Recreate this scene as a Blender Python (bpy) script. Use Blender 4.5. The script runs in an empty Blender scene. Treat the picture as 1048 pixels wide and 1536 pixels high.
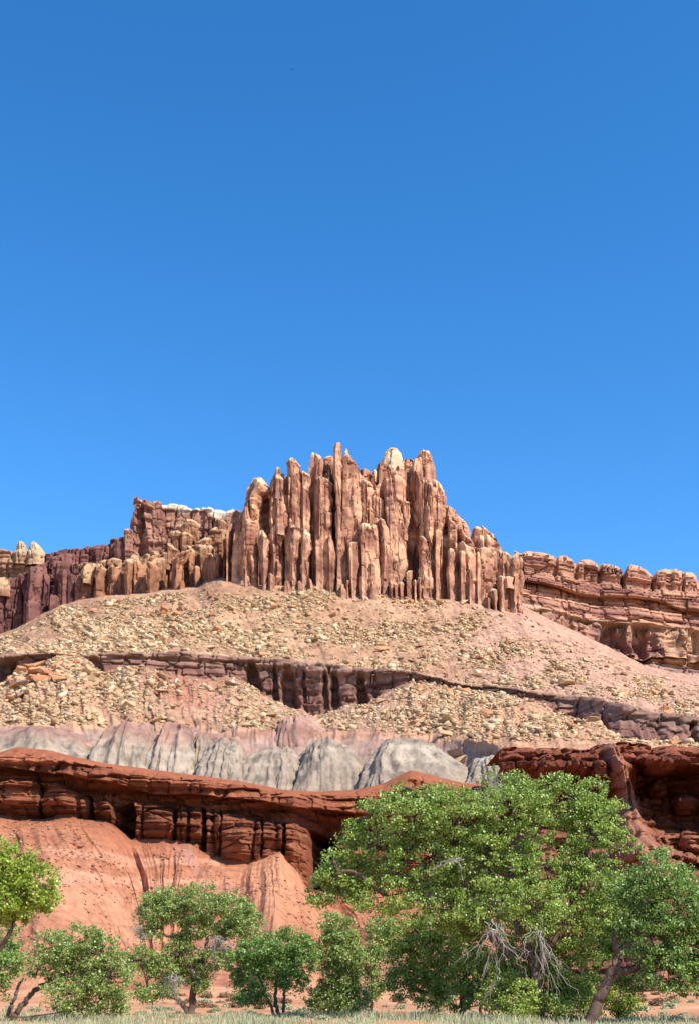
import bpy, math, random
import numpy as np
from math import radians, sin, cos, tan, atan, pi

# ---------------------------------------------------------------- camera, light, sky
C = bpy.context.scene
COL = C.collection
random.seed(7); RNG = np.random.default_rng(11)
W, H, F = 1048.0, 1536.0, 1854.0
PITCH = radians(20.74); CZ = 1.7
cam_d = bpy.data.cameras.new('camera'); cam = bpy.data.objects.new('camera', cam_d); COL.objects.link(cam)
cam.location = (0, 0, CZ); cam.rotation_euler = (radians(90) + PITCH, 0, 0)
cam_d.sensor_fit = 'VERTICAL'; cam_d.sensor_height = 24; cam_d.lens = 24 * F / H
cam_d.clip_start = 0.5; cam_d.clip_end = 12000
C.camera = cam

SUN_EL, SUN_AZ = radians(47), radians(47)          # azimuth measured from behind the camera towards the right
sdir = (cos(SUN_EL) * sin(SUN_AZ), -cos(SUN_EL) * cos(SUN_AZ), sin(SUN_EL))
sun_d = bpy.data.lights.new('sun', 'SUN'); sun_d.energy = 4.9; sun_d.angle = radians(0.5); sun_d.color = (1, 0.95, 0.87)
sun = bpy.data.objects.new('sun', sun_d); COL.objects.link(sun)
from mathutils import Vector
sun.rotation_euler = Vector(sdir).to_track_quat('Z', 'Y').to_euler()
sun.location = (200, -200, 300)
wd = bpy.data.worlds.new('World'); C.world = wd; wd.use_nodes = True
nt = wd.node_tree; bg = nt.nodes['Background']
sky = nt.nodes.new('ShaderNodeTexSky'); sky.sky_type = 'NISHITA'; sky.sun_disc = False
sky.sun_elevation = SUN_EL; sky.sun_rotation = math.atan2(sdir[0], sdir[1])
sky.altitude = 1700; sky.air_density = 1.0; sky.dust_density = 0.25; sky.ozone_density = 3.0
hs = nt.nodes.new('ShaderNodeHueSaturation'); hs.inputs['Saturation'].default_value = 1.3; hs.inputs['Value'].default_value = 1.62
nt.links.new(sky.outputs[0], hs.inputs['Color']); nt.links.new(hs.outputs[0], bg.inputs[0])
bg.inputs[1].default_value = 0.11
C.view_settings.view_transform = 'Standard'; C.view_settings.look = 'None'
C.view_settings.exposure = 0.62; C.view_settings.gamma = 1.0
C.cycles.max_bounces = 6; C.cycles.transparent_max_bounces = 6

# ---------------------------------------------------------------- helpers
CP, SP = cos(PITCH), sin(PITCH)
def P(px, py, Y):
    """world point seen at photo pixel (px,py) that stands Y metres to the north"""
    px = np.asarray(px, float); py = np.asarray(py, float)
    a = (px - 524) / F; b = (768 - py) / F
    dy = CP - b * SP; dz = SP + b * CP
    t = Y / dy
    return np.stack(np.broadcast_arrays(a * t, Y + 0 * t, CZ + dz * t), -1)
def curve(pts):
    a = np.array(pts, float)
    return lambda x: np.interp(x, a[:, 0], a[:, 1])
def sstep(a, b, x):
    t = np.clip((x - a) / (b - a), 0, 1); return t * t * (3 - 2 * t)
def hsh(ix, iy, iz, s):
    h = (ix.astype(np.uint32) * np.uint32(374761393) + iy.astype(np.uint32) * np.uint32(668265263)
         + iz.astype(np.uint32) * np.uint32(2147483647) + np.uint32(s * 974711 + 12345))
    h = (h ^ (h >> np.uint32(13))) * np.uint32(1274126177)
    h = (h ^ (h >> np.uint32(16))) * np.uint32(2246822519)
    return h ^ (h >> np.uint32(15))
def rnd(ix, iy, iz, s): return (hsh(ix, iy, iz, s) & np.uint32(0xffff)).astype(np.float32) / 65535.0
def perlin(p, s=0):
    p = np.asarray(p, np.float32); sh = p.shape[:-1]; p = p.reshape(-1, 3)
    i = np.floor(p).astype(np.int64); f = (p - i).astype(np.float32); u = f * f * f * (f * (f * 6 - 15) + 10)
    out = np.zeros(len(p), np.float32)
    for dx in (0, 1):
        for dy in (0, 1):
            for dz in (0, 1):
                h = hsh(i[:, 0] + dx, i[:, 1] + dy, i[:, 2] + dz, s)
                gx = (h & np.uint32(1023)).astype(np.float32) / 511.5 - 1
                gy = ((h >> np.uint32(10)) & np.uint32(1023)).astype(np.float32) / 511.5 - 1
                gz = ((h >> np.uint32(20)) & np.uint32(1023)).astype(np.float32) / 511.5 - 1
                d = gx * (f[:, 0] - dx) + gy * (f[:, 1] - dy) + gz * (f[:, 2] - dz)
                w = (u[:, 0] if dx else 1 - u[:, 0]) * (u[:, 1] if dy else 1 - u[:, 1]) * (u[:, 2] if dz else 1 - u[:, 2])
                out += w * d
    return out.reshape(sh) * 1.2
def fbm(p, o=4, s=0, g=0.5):
    p = np.asarray(p, float); r = 0; a = 1
    for k in range(o):
        r = r + a * perlin(p, s + k); p = p * 2.03 + 3.1; a *= g
    return r
def ridged(p, o=3, s=0):
    p = np.asarray(p, float); r = 0; a = 1
    for k in range(o):
        r = r + a * (1 - 2 * np.abs(perlin(p, s + k))); p = p * 2.07 + 1.7; a *= 0.5
    return r / 1.75
def cells(p, s=0):
    """Worley F1, F2-F1 and the id of the nearest cell (blocks between joints)"""
    p = np.asarray(p, np.float32); sh = p.shape[:-1]; p = p.reshape(-1, 3)
    i = np.floor(p).astype(np.int64); n = len(p)
    f1 = np.full(n, 9, np.float32); f2 = f1.copy(); idv = np.zeros(n, np.float32)
    for dx in (-1, 0, 1):
        for dy in (-1, 0, 1):
            for dz in (-1, 0, 1):
                a, b, c = i[:, 0] + dx, i[:, 1] + dy, i[:, 2] + dz
                d = np.maximum(np.maximum(np.abs(a + rnd(a, b, c, s) - p[:, 0]), np.abs(b + rnd(a, b, c, s + 1) - p[:, 1])), np.abs(c + rnd(a, b, c, s + 2) - p[:, 2]))
                q = rnd(a, b, c, s + 3); m = d < f1
                f2 = np.where(m, f1, np.minimum(f2, d)); idv = np.where(m, q, idv); f1 = np.where(m, d, f1)
    return f1.reshape(sh), (f2 - f1).reshape(sh), idv.reshape(sh)
def steps(z, thick, s=0, sharp=4.0):
    """1-D hard/soft bed profile: each bed its own random offset, bulging between bedding planes"""
    k = np.floor(z / thick).astype(np.int64); f = z / thick - k
    o = np.zeros_like(k); r0 = rnd(k, o, o, s); r1 = rnd(k + 1, o, o, s)
    t = np.clip((f - 0.8) * 5, 0, 1)
    return r0 * (1 - t) + r1 * t - 0.5
def lin(c):
    c = np.array(c, float) / 255.0
    return np.where(c < 0.04045, c / 12.92, ((c + 0.055) / 1.055) ** 2.4)
def mix(a, b, t): return a + (b - a) * np.asarray(t)[..., None]

def mesh_obj(name, V, Fc, mat, parent=None, col=None, smooth=False, loc=None):
    V = np.ascontiguousarray(np.asarray(V, np.float32).reshape(-1, 3)); Fc = np.asarray(Fc, np.int32)
    if loc is not None: V = V - np.asarray(loc, np.float32)
    elif parent is not None and parent.type == 'EMPTY': V = V - np.asarray(parent.location, np.float32)   # children are modelled in their parent's space
    me = bpy.data.meshes.new(name); n, k = Fc.shape
    me.vertices.add(len(V)); me.vertices.foreach_set('co', V.ravel())
    me.loops.add(n * k); me.loops.foreach_set('vertex_index', Fc.ravel())
    me.polygons.add(n); me.polygons.foreach_set('loop_start', np.arange(0, n * k, k, dtype=np.int32))
    if smooth: me.polygons.foreach_set('use_smooth', np.ones(n, bool))
    if col is not None:
        a = me.color_attributes.new('Col', 'FLOAT_COLOR', 'POINT')
        c4 = np.ones((len(V), 4), np.float32); c4[:, :3] = np.clip(np.asarray(col).reshape(-1, 3), 0, 1)
        a.data.foreach_set('color', c4.ravel())
    me.update(calc_edges=True); me.validate()
    me.materials.append(mat)
    o = bpy.data.objects.new(name, me); COL.objects.link(o)
    if parent: o.parent = parent
    if loc is not None: o.location = loc
    return o
def tag(o, label=None, cat=None, group=None, kind=None):
    if label: o['label'] = label
    if cat: o['category'] = cat
    if group: o['group'] = group
    if kind: o['kind'] = kind
    return o
def empty(name, loc, label, cat, group=None):
    o = bpy.data.objects.new(name, None); COL.objects.link(o); o.location = loc; o.empty_display_size = 0.5
    return tag(o, label, cat, group)
def grid_faces(nr, nc, wrap=False):
    i = np.arange(nr - 1)[:, None]; j = np.arange(nc if wrap else nc - 1)[None, :]; j2 = (j + 1) % nc
    return np.stack([i * nc + j + 0 * j2, i * nc + j2, (i + 1) * nc + j2, (i + 1) * nc + j + 0 * j2], -1).reshape(-1, 4)
def normals(G):
    du = np.gradient(G, axis=1); dv = np.gradient(G, axis=0)
    n = np.cross(du, dv); n /= np.linalg.norm(n, axis=-1, keepdims=True) + 1e-9
    return n

# ---------------------------------------------------------------- materials
def rock_mat(name, fine=1.2, bump=0.6, vary=0.35, bdist=0.35, base=None, rnd_island=None, obj_rnd=False):
    m = bpy.data.materials.new(name); m.use_nodes = True; t = m.node_tree; N = t.nodes; L = t.links
    b = N['Principled BSDF']; b.inputs['Roughness'].default_value = 0.92; b.inputs['Specular IOR Level'].default_value = 0.12
    geo = N.new('ShaderNodeNewGeometry'); tc = N.new('ShaderNodeTexCoord')
    n1 = N.new('ShaderNodeTexNoise'); n1.inputs['Scale'].default_value = fine * 0.22; n1.inputs['Detail'].default_value = 8; n1.inputs['Roughness'].default_value = 0.62
    n2 = N.new('ShaderNodeTexNoise'); n2.inputs['Scale'].default_value = fine; n2.inputs['Detail'].default_value = 7; n2.inputs['Roughness'].default_value = 0.7
    for n in (n1, n2): L.new(geo.outputs['Position'], n.inputs['Vector'])
    mr = N.new('ShaderNodeMapRange'); mr.inputs[1].default_value = 0.32; mr.inputs[2].default_value = 0.68; mr.inputs[3].default_value = 1 - vary; mr.inputs[4].default_value = 1 + vary * 0.75
    L.new(n1.outputs['Fac'], mr.inputs[0])
    mx = N.new('ShaderNodeMix'); mx.data_type = 'RGBA'; mx.blend_type = 'MULTIPLY'; mx.inputs[0].default_value = 1
    if base is None:
        at = N.new('ShaderNodeVertexColor'); at.layer_name = 'Col'; L.new(at.outputs['Color'], mx.inputs[6])
    elif rnd_island or obj_rnd:
        cr = N.new('ShaderNodeValToRGB'); cr.color_ramp.interpolation = 'LINEAR'
        els = cr.color_ramp.elements
        while len(els) < len(base): els.new(0.5)
        for k, (p, c) in enumerate(base): els[k].position = p; els[k].color = (*c, 1)
        if obj_rnd:
            oi = N.new('ShaderNodeObjectInfo'); L.new(oi.outputs['Random'], cr.inputs[0])
        else: L.new(geo.outputs['Random Per Island'], cr.inputs[0])
        L.new(cr.outputs[0], mx.inputs[6])
    else: mx.inputs[6].default_value = (*base, 1)
    L.new(mr.outputs[0], mx.inputs[7]); L.new(mx.outputs[2], b.inputs['Base Color'])
    bp = N.new('ShaderNodeBump'); bp.inputs['Strength'].default_value = bump; bp.inputs['Distance'].default_value = bdist
    L.new(n2.outputs['Fac'], bp.inputs['Height']); L.new(bp.outputs[0], b.inputs['Normal'])
    return m
def leaf_mat(name, cols, trans=0.3, rough=0.45, spec=0.3):
    m = bpy.data.materials.new(name); m.use_nodes = True; t = m.node_tree; N = t.nodes; L = t.links
    b = N['Principled BSDF']; b.inputs['Roughness'].default_value = rough; b.inputs['Specular IOR Level'].default_value = spec
    geo = N.new('ShaderNodeNewGeometry'); cr = N.new('ShaderNodeValToRGB'); els = cr.color_ramp.elements
    while len(els) < len(cols): els.new(0.5)
    for k, (p, c) in enumerate(cols): els[k].position = p; els[k].color = (*c, 1)
    L.new(geo.outputs['Random Per Island'], cr.inputs[0]); L.new(cr.outputs[0], b.inputs['Base Color'])
    tr = N.new('ShaderNodeBsdfTranslucent'); hs_ = N.new('ShaderNodeHueSaturation'); hs_.inputs['Value'].default_value = 1.5; hs_.inputs['Hue'].default_value = 0.485
    L.new(cr.outputs[0], hs_.inputs['Color']); L.new(hs_.outputs[0], tr.inputs['Color'])
    ms = N.new('ShaderNodeMixShader'); ms.inputs[0].default_value = trans
    L.new(b.outputs[0], ms.inputs[1]); L.new(tr.outputs[0], ms.inputs[2]); L.new(ms.outputs[0], N['Material Output'].inputs['Surface'])
    return m
M_SAND = rock_mat('castle_sandstone', 1.1, 0.7, 0.28, 0.5)
M_STRATA = rock_mat('layered_sandstone', 0.9, 0.8, 0.3, 0.7)
M_RED = rock_mat('red_shale', 2.6, 1.0, 0.28, 0.35)
M_HILL = rock_mat('talus_soil', 1.0, 0.8, 0.3, 0.6)
M_CLAY = rock_mat('grey_clay', 1.4, 0.9, 0.3, 0.5)
M_SOIL = rock_mat('red_soil', 2.5, 0.6, 0.25, 0.12)
M_RUB = rock_mat('tan_rubble', 2.0, 0.6, 0.25, 0.2, base=[(0, (0.197, 0.095, 0.050)), (.13, (0.340, 0.198, 0.107)), (.42, (0.438, 0.288, 0.157)), (.7, (0.510, 0.361, 0.202)), (.92, (0.572, 0.430, 0.256)), (1, (0.644, 0.499, 0.330))], rnd_island=True)
M_GRAV = rock_mat('red_gravel', 2.0, 0.5, 0.2, 0.1, base=[(0, (.20, .07, .035)), (.5, (.36, .15, .08)), (1, (.50, .28, .18))], rnd_island=True)
M_BTAN = rock_mat('tan_sandstone', 1.5, 0.6, 0.2, 0.3, base=[(0, (0.414, 0.251, 0.138)), (.5, (0.493, 0.316, 0.165)), (1, (0.572, 0.400, 0.216))], obj_rnd=True)
M_BORA = rock_mat('orange_sandstone', 1.5, 0.6, 0.2, 0.3, base=[(0, (.42, .17, .08)), (.5, (.50, .23, .11)), (1, (.56, .29, .15))], obj_rnd=True)
M_BMAU = rock_mat('mauve_sandstone', 1.5, 0.6, 0.2, 0.3, base=[(0, (.30, .18, .15)), (1, (.36, .22, .17))], obj_rnd=True)
M_BARK = rock_mat('grey_brown_bark', 9.0, 0.8, 0.35, 0.03, base=(.13, .085, .06))
M_DEAD = rock_mat('bleached_dead_wood', 9.0, 0.3, 0.2, 0.02, base=(.36, .32, .26))
M_LEAF = leaf_mat('cottonwood_leaf', [(0, (0.084, 0.140, 0.024)), (.4, (0.223, 0.313, 0.048)), (.85, (0.372, 0.475, 0.108)), (1, (0.521, 0.626, 0.288))])
M_LEAFB = leaf_mat('deep_green_leaf', [(0, (0.065, 0.130, 0.024)), (.4, (0.158, 0.270, 0.048)), (.85, (0.279, 0.410, 0.102)), (1, (0.446, 0.572, 0.264))])
M_LEAFY = leaf_mat('bright_green_leaf', [(0, (.11, .18, .018)), (.4, (.24, .33, .03)), (.85, (.36, .46, .065)), (1, (.50, .56, .16))])
M_LEAFG = leaf_mat('olive_green_leaf', [(0, (0.102, 0.151, 0.036)), (.4, (0.242, 0.313, 0.066)), (.85, (0.381, 0.464, 0.144)), (1, (0.512, 0.594, 0.312))])
M_SAGE = leaf_mat('grey_green_sage', [(0, (.24, .26, .13)), (.5, (.38, .40, .22)), (1, (.52, .50, .32))], 0.2, 0.8, 0.1)
M_SCRUB = leaf_mat('dark_desert_scrub', [(0, (.05, .07, .03)), (1, (.12, .13, .06))], 0.2, 0.8, 0.1)
M_DRY = leaf_mat('dry_rusty_scrub', [(0, (.20, .09, .045)), (.6, (.30, .17, .09)), (1, (.38, .28, .16))], 0.2, 0.8, 0.1)
M_BIRD = rock_mat('dark_feathers', 8, 0.1, 0.1, 0.01, base=(.02, .02, .025))

# ---------------------------------------------------------------- ground
def build_ground():
    xs = np.concatenate([np.linspace(-3000, -110, 24), np.linspace(-100, 110, 240), np.linspace(120, 3000, 24)])
    ys = np.concatenate([np.linspace(-2500, 0, 16), np.linspace(6, 40, 18), np.linspace(41, 175, 300), np.linspace(185, 3500, 22)])
    X, Y = np.meshgrid(xs, ys); p = np.stack([X, Y, 0 * X], -1)
    z = 0.25 * fbm(p * 0.05, 3, 3) + 0.10 * fbm(p * 0.3, 3, 5) + 0.9 * sstep(95, 150, Y) * np.abs(fbm(p * [.06, .10, 1], 4, 9)) * 1.8
    z *= sstep(30, 60, Y) * (np.abs(X) < 115)
    terr = steps(z * 1.0, 0.35, 4); z = z + 0.35 * terr * sstep(80, 100, Y)
    c = mix(lin((196, 132, 96)) * .8, lin((216, 164, 122)) * .8, np.clip(.5 + fbm(p * .12, 4, 21), 0, 1))
    mesh_obj('ground', np.stack([X, Y, z], -1), grid_faces(*X.shape), M_SOIL, col=c, smooth=True)
    o = bpy.data.objects['ground']; tag(o, 'flat red earth valley floor under the cottonwood trees', 'ground', kind='structure')
    return xs, ys, z
GX, GY, GZ = build_ground()
def ground_z(x, y):
    i = int(np.clip(np.searchsorted(GY, y), 1, len(GY) - 1)); j = int(np.clip(np.searchsorted(GX, x), 1, len(GX) - 1))
    return float(min(GZ[i, j], GZ[i - 1, j], GZ[i, j - 1], GZ[i - 1, j - 1]))

# ---------------------------------------------------------------- traced lines of the strata (photo pixels)
RIM = curve([(-300, 1150), (-60, 1134), (0, 1128), (26, 1120), (69, 1124), (103, 1132), (155, 1144), (240, 1155), (299, 1163), (360, 1171), (426, 1184), (477, 1187), (532, 1184), (574, 1175), (600, 1161), (615, 1155), (625, 1156), (666, 1167), (697, 1174), (760, 1180), (900, 1190), (1350, 1200)])
LIP = curve([(-300, 1165), (-60, 1147), (0, 1147), (81, 1160), (162, 1173), (229, 1188), (305, 1190), (381, 1198), (443, 1210), (500, 1216), (560, 1222), (640, 1225), (1350, 1240)])
LEDGE = curve([(-300, 1180), (0, 1169), (50, 1169), (90, 1176), (119, 1190), (160, 1200), (175, 1214), (200, 1202), (257, 1212), (300, 1212), (334, 1217), (410, 1231), (467, 1245), (500, 1260), (560, 1270), (1350, 1290)])
FOOT = curve([(-300, 1235), (0, 1223), (29, 1230), (62, 1228), (95, 1225), (124, 1229), (157, 1231), (176, 1243), (196, 1260), (248, 1260), (286, 1265), (305, 1279), (339, 1293), (372, 1296), (405, 1284), (420, 1279), (448, 1310), (463, 1336), (500, 1340), (560, 1335), (640, 1330), (1350, 1330)])
MTOP = curve([(-300, 1000), (-60, 992), (0, 988), (21, 983), (45, 983), (93, 981), (130, 985), (172, 980.5), (220, 982), (261, 979.5), (340, 986), (371, 988), (426, 991), (495, 998), (532, 1003), (615, 1010), (649, 1017), (700, 1029), (757, 1033), (808, 1043), (894, 1050), (973, 1070), (1031, 1076), (1350, 1090)])
MBOT = curve([(-300, 1035), (0, 1024), (10, 1022), (27, 1003), (62, 991), (93, 984), (127, 988), (155, 1009), (179, 1002), (213, 998), (247, 1010), (309, 1019), (340, 1014), (371, 1022), (398, 1043), (429, 1058), (457, 1064), (467, 1076), (491, 1069), (522, 1057), (543, 1057), (574, 1040), (615, 1022), (639, 1023), (688, 1034), (757, 1041), (808, 1053), (853, 1077), (901, 1084), (935, 1112), (1048, 1119), (1350, 1130)])
CBASE = curve([(-300, 985), (-100, 965), (0, 957), (19, 952), (38, 941), (63, 927), (92, 914), (115, 908), (153, 900), (191, 898), (224, 895), (256, 890), (297, 886), (310, 878), (332, 872), (363, 879), (406, 879), (469, 879), (499, 887), (525, 891), (577, 892), (628, 899), (658, 900), (671, 900), (713, 906), (740, 915), (767, 919), (786, 922), (823, 941), (863, 959), (913, 983), (966, 1010), (1009, 1020), (1048, 1026), (1350, 1060)])

def loft(curves, xs):
    """curves: (py_fn, Y_fn or number, rows to next). Returns grid, row coordinate v (band + fraction), PX, PY"""
    pts, vs, pys = [], [], []
    K = []
    for pyf, Yf, n in curves:
        py = pyf(xs) if callable(pyf) else np.full_like(xs, pyf); Y = Yf(xs) if callable(Yf) else np.full_like(xs, Yf)
        K.append((P(xs, py, Y), py, n))
    for k in range(len(K) - 1):
        n = K[k][2]
        for r in range(n):
            t = r / n; pts.append(K[k][0] * (1 - t) + K[k + 1][0] * t); vs.append(k + t); pys.append(K[k][1] * (1 - t) + K[k + 1][1] * t)
    pts.append(K[-1][0]); vs.append(len(K) - 1); pys.append(K[-1][1])
    return np.array(pts), np.array(vs), np.tile(xs, (len(pts), 1)), np.array(pys)
def smooth_rows(G, n=1):
    for _ in range(n):
        G[1:-1] = G[1:-1] * .5 + .25 * (G[:-2] + G[2:])
    return G

# ---------------------------------------------------------------- red shale slope and its ledge cliff
def build_red():
    xs = np.arange(-300, 790, .9)
    y1 = curve([(-300, 160), (-60, 160), (60, 154), (130, 164), (215, 190), (300, 182), (345, 180), (410, 161), (445, 174), (480, 192), (560, 190), (800, 188)])
    y0 = curve([(-300, 146), (60, 142), (215, 152), (330, 150), (410, 146), (480, 152), (800, 152)])
    yf = curve([(-300, 212), (0, 212), (160, 213), (200, 215), (380, 212), (440, 213), (466, 222), (490, 228), (800, 226)])
    off = lambda f, d: (lambda x: f(x) + d)
    lerp = lambda a, b, t: (lambda x: a(x) * (1 - t) + b(x) * t)
    G, v, PX, PY = loft([
        (1499, y0, 70), (1412, y1, 120), (FOOT, yf, 44),
        (lerp(FOOT, LEDGE, .45), lambda x: yf(x) - 3.0, 38), (lerp(FOOT, LEDGE, .9), lambda x: yf(x) - 2.0, 12), (LEDGE, lambda x: yf(x) + 1.5, 8),
        (off(LEDGE, -1.5), lambda x: yf(x) + 5, 8), (off(LIP, 1.5), lambda x: yf(x) + 3.6, 10),
        (LIP, lambda x: yf(x) - 2.2, 16), (lerp(LIP, RIM, .5), lambda x: yf(x) - 1.6, 16), (lerp(LIP, RIM, .8), lambda x: yf(x) + 2.5, 10), (RIM, lambda x: yf(x) + 13, 8), (off(RIM, 12), lambda x: yf(x) + 48, 0)], xs)
    G = smooth_rows(G, 1)
    N = normals(G); N *= np.sign(-N[..., 1:2] + 1e-9) * 1.0 if False else 1
    V = v[:, None] + 0 * PX
    slope = 1 - sstep(1.75, 2.05, V); cliff = sstep(1.9, 2.2, V) * (1 - sstep(9.4, 10.4, V))
    # rills: converge on the gully left of centre, fan out from the cone at right
    t = np.clip(V / 2, 0, 1)
    f_ = np.clip((t - .42) / .55, 0, 1); SH_ = (1 - f_) * (115 * np.exp(-((PX - 150) / 85) ** 2) - 62 * np.exp(-((PX - 275) / 45) ** 2))
    fanl = PX - SH_; fanr = 410 + (PX - 410) * (0.45 + .9 * t)
    w = sstep(320, 380, PX); q = fanl * (1 - w) + fanr * w
    wob = 7 * fbm(G * .05, 3, 50) + 2.5 * fbm(G * .25, 2, 51)
    r1 = ridged(np.stack([(q + wob) * .030, t * .9, 0 * q], -1), 3, 31)
    r2 = ridged(np.stack([(q + wob * .6) * .10, t * 1.6, 0 * q + 4], -1), 2, 37)
    rm = .25 + .75 * sstep(-.1, .35, fbm(np.stack([q * .012, t * 5, 0 * q], -1), 3, 58))
    dsp = slope * sstep(0.1, .8, t * 2) * (2.7 * (r1 - .6) + rm * .22 * (r2 - .5) + .13 * (ridged(np.stack([(q + wob * .3) * .27, t * 3.0, 0 * q + 7], -1), 2, 39) - .5) + .12 * fbm(G * 1.1, 3, 41) + .9 * fbm(G * .03, 3, 60))
    dsp -= slope * rm * .3 * np.clip(ridged(np.stack([(q + wob) * .028, t * .5, 0 * q + 9], -1), 1, 77) * 1.75 - 1.42, 0, 1) * 2
    # cliff: lumpy pillars split by joints, thin beds
    z = G[..., 2] + .8 * fbm(G * .05, 2, 8)
    pil = fbm(np.stack([G[..., 0] * .13, G[..., 1] * .03, G[..., 2] * .03], -1), 3, 70)
    joint = np.abs(perlin(np.stack([G[..., 0] * .16, 0 * z, z * .02 + 3], -1), 75)); joint = 1 - sstep(0.0, .10, joint)
    cl = cells(np.stack([G[..., 0] * .17 + .3 * fbm(G * .2, 2, 91), 0 * z, z * .5], -1), 92)
    gap = 0 * z; blk = 0 * z
    for cx_, hw_, dd in ((-60, 5, 5), (57, 3, 5), (131, 4, 6), (167, 3, 4), (184, 15, 10), (260, 3.5, 3), (281, 3, 2), (304, 4, 4), (330, 2, 1.5), (392, 2, 2), (425, 3, 3), (484, 20, 15), (-140, 6, 5), (600, 6, 5)):
        gap = np.maximum(gap, dd * (1 - sstep(.6, 1.25, np.abs(PX - cx_ - 2.5 * perlin(np.stack([0 * z + cx_, 0 * z, z * .35], -1), 76)) / hw_)))
    gate = sstep(2, 2.3, V) * (1 - sstep(5, 6, V))
    dsp += cliff * (1.6 * pil + 1.7 * steps(z, 1.4, 2) + 1.2 * steps(z + .3, .55, 3) + .9 * fbm(G * .3, 4, 90) + 1.5 * (cl[2] - .5) - .7 * (1 - sstep(0, .09, cl[1]))) - gate * (1.2 * joint + gap) + gate * 1.5 * (1 - sstep(0, .5, np.abs(perlin(np.stack([G[..., 0] * .16, 0 * z, z * .02 + 3], -1), 75)))) * -1
    lipg = sstep(7.5, 8, V) * (1 - sstep(10, 11, V))
    dsp += lipg * (1.9 * fbm(np.stack([G[..., 0] * .1, 0 * z, z * .1], -1), 3, 71) - 1.0 * (1 - sstep(0, .12, np.abs(perlin(np.stack([G[..., 0] * .21, 0 * z, z * .05], -1), 79)))))
    for (xa, ya, xb, yb_, hh) in ((-60, 1272, 125, 1304, 1.6), (60, 1372, 205, 1408, 1.6), (-40, 1330, 150, 1352, .8), (100, 1440, 330, 1470, 1.0)):
        ln = ya + (yb_ - ya) * (PX - xa) / (xb - xa) + 3 * perlin(np.stack([PX * .03, 0 * z, 0 * z + ya], -1), 59); fade = sstep(xa, xa + 40, PX) * (1 - sstep(xb - 40, xb, PX))
        dsp += slope * hh * fade * sstep(-2, 2, PY - ln) * (1 - sstep(6, 34, PY - ln))
    dirv = np.stack([0 * z, -1 + 0 * z, 0.25 * slope], -1)
    G = G + dirv * dsp[..., None]
    n1 = fbm(G * .06, 4, 100)
    cs = mix(lin((176, 112, 82)), lin((202, 138, 104)), np.clip(.5 + n1 + .5 * fbm(G * .5, 3, 103), 0, 1)); cs = mix(cs, lin((172, 104, 74)), sstep(1.2, 1.9, V) * .6); cs = mix(cs, lin((216, 150, 110)), np.exp(-((PX - 420) / 60) ** 2) * sstep(.8, 1.6, V) * .7)
    cs = mix(cs, cs * .72, sstep(.1, .5, fbm(np.stack([G[..., 0] * .05, 0 * z, G[..., 2] * 1.1], -1), 4, 105)) * .5)
    pale = sstep(.25, .5, perlin(np.stack([G[..., 0] * .01, 0 * z, G[..., 2] * .33], -1), 6) + .3 * n1) * (PX < 330)
    cs = mix(cs, lin((232, 172, 136)), pale * .35)
    gry = sstep(0.15, .6, fbm(G * .09, 3, 107)) * sstep(1.35, 1.8, V) * sstep(240, 300, PX)
    cs = mix(cs, lin((178, 128, 112)), gry * .7)
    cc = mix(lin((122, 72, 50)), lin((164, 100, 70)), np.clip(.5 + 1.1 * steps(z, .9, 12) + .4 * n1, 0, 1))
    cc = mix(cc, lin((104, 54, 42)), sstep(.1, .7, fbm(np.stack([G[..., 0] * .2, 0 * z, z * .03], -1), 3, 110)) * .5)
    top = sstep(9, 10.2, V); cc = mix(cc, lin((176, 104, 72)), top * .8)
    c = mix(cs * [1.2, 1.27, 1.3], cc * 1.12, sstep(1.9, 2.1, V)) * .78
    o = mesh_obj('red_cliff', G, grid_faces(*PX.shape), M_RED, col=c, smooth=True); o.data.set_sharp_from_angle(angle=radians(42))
    tag(o, 'long red shale ledge cliff with a deep undercut above a gullied orange slope', 'cliff')
    m = (V > .5) & (V < 1.97) & (PX > -40) & (PX < 560); return G[m]
RED_PTS = build_red()

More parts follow.
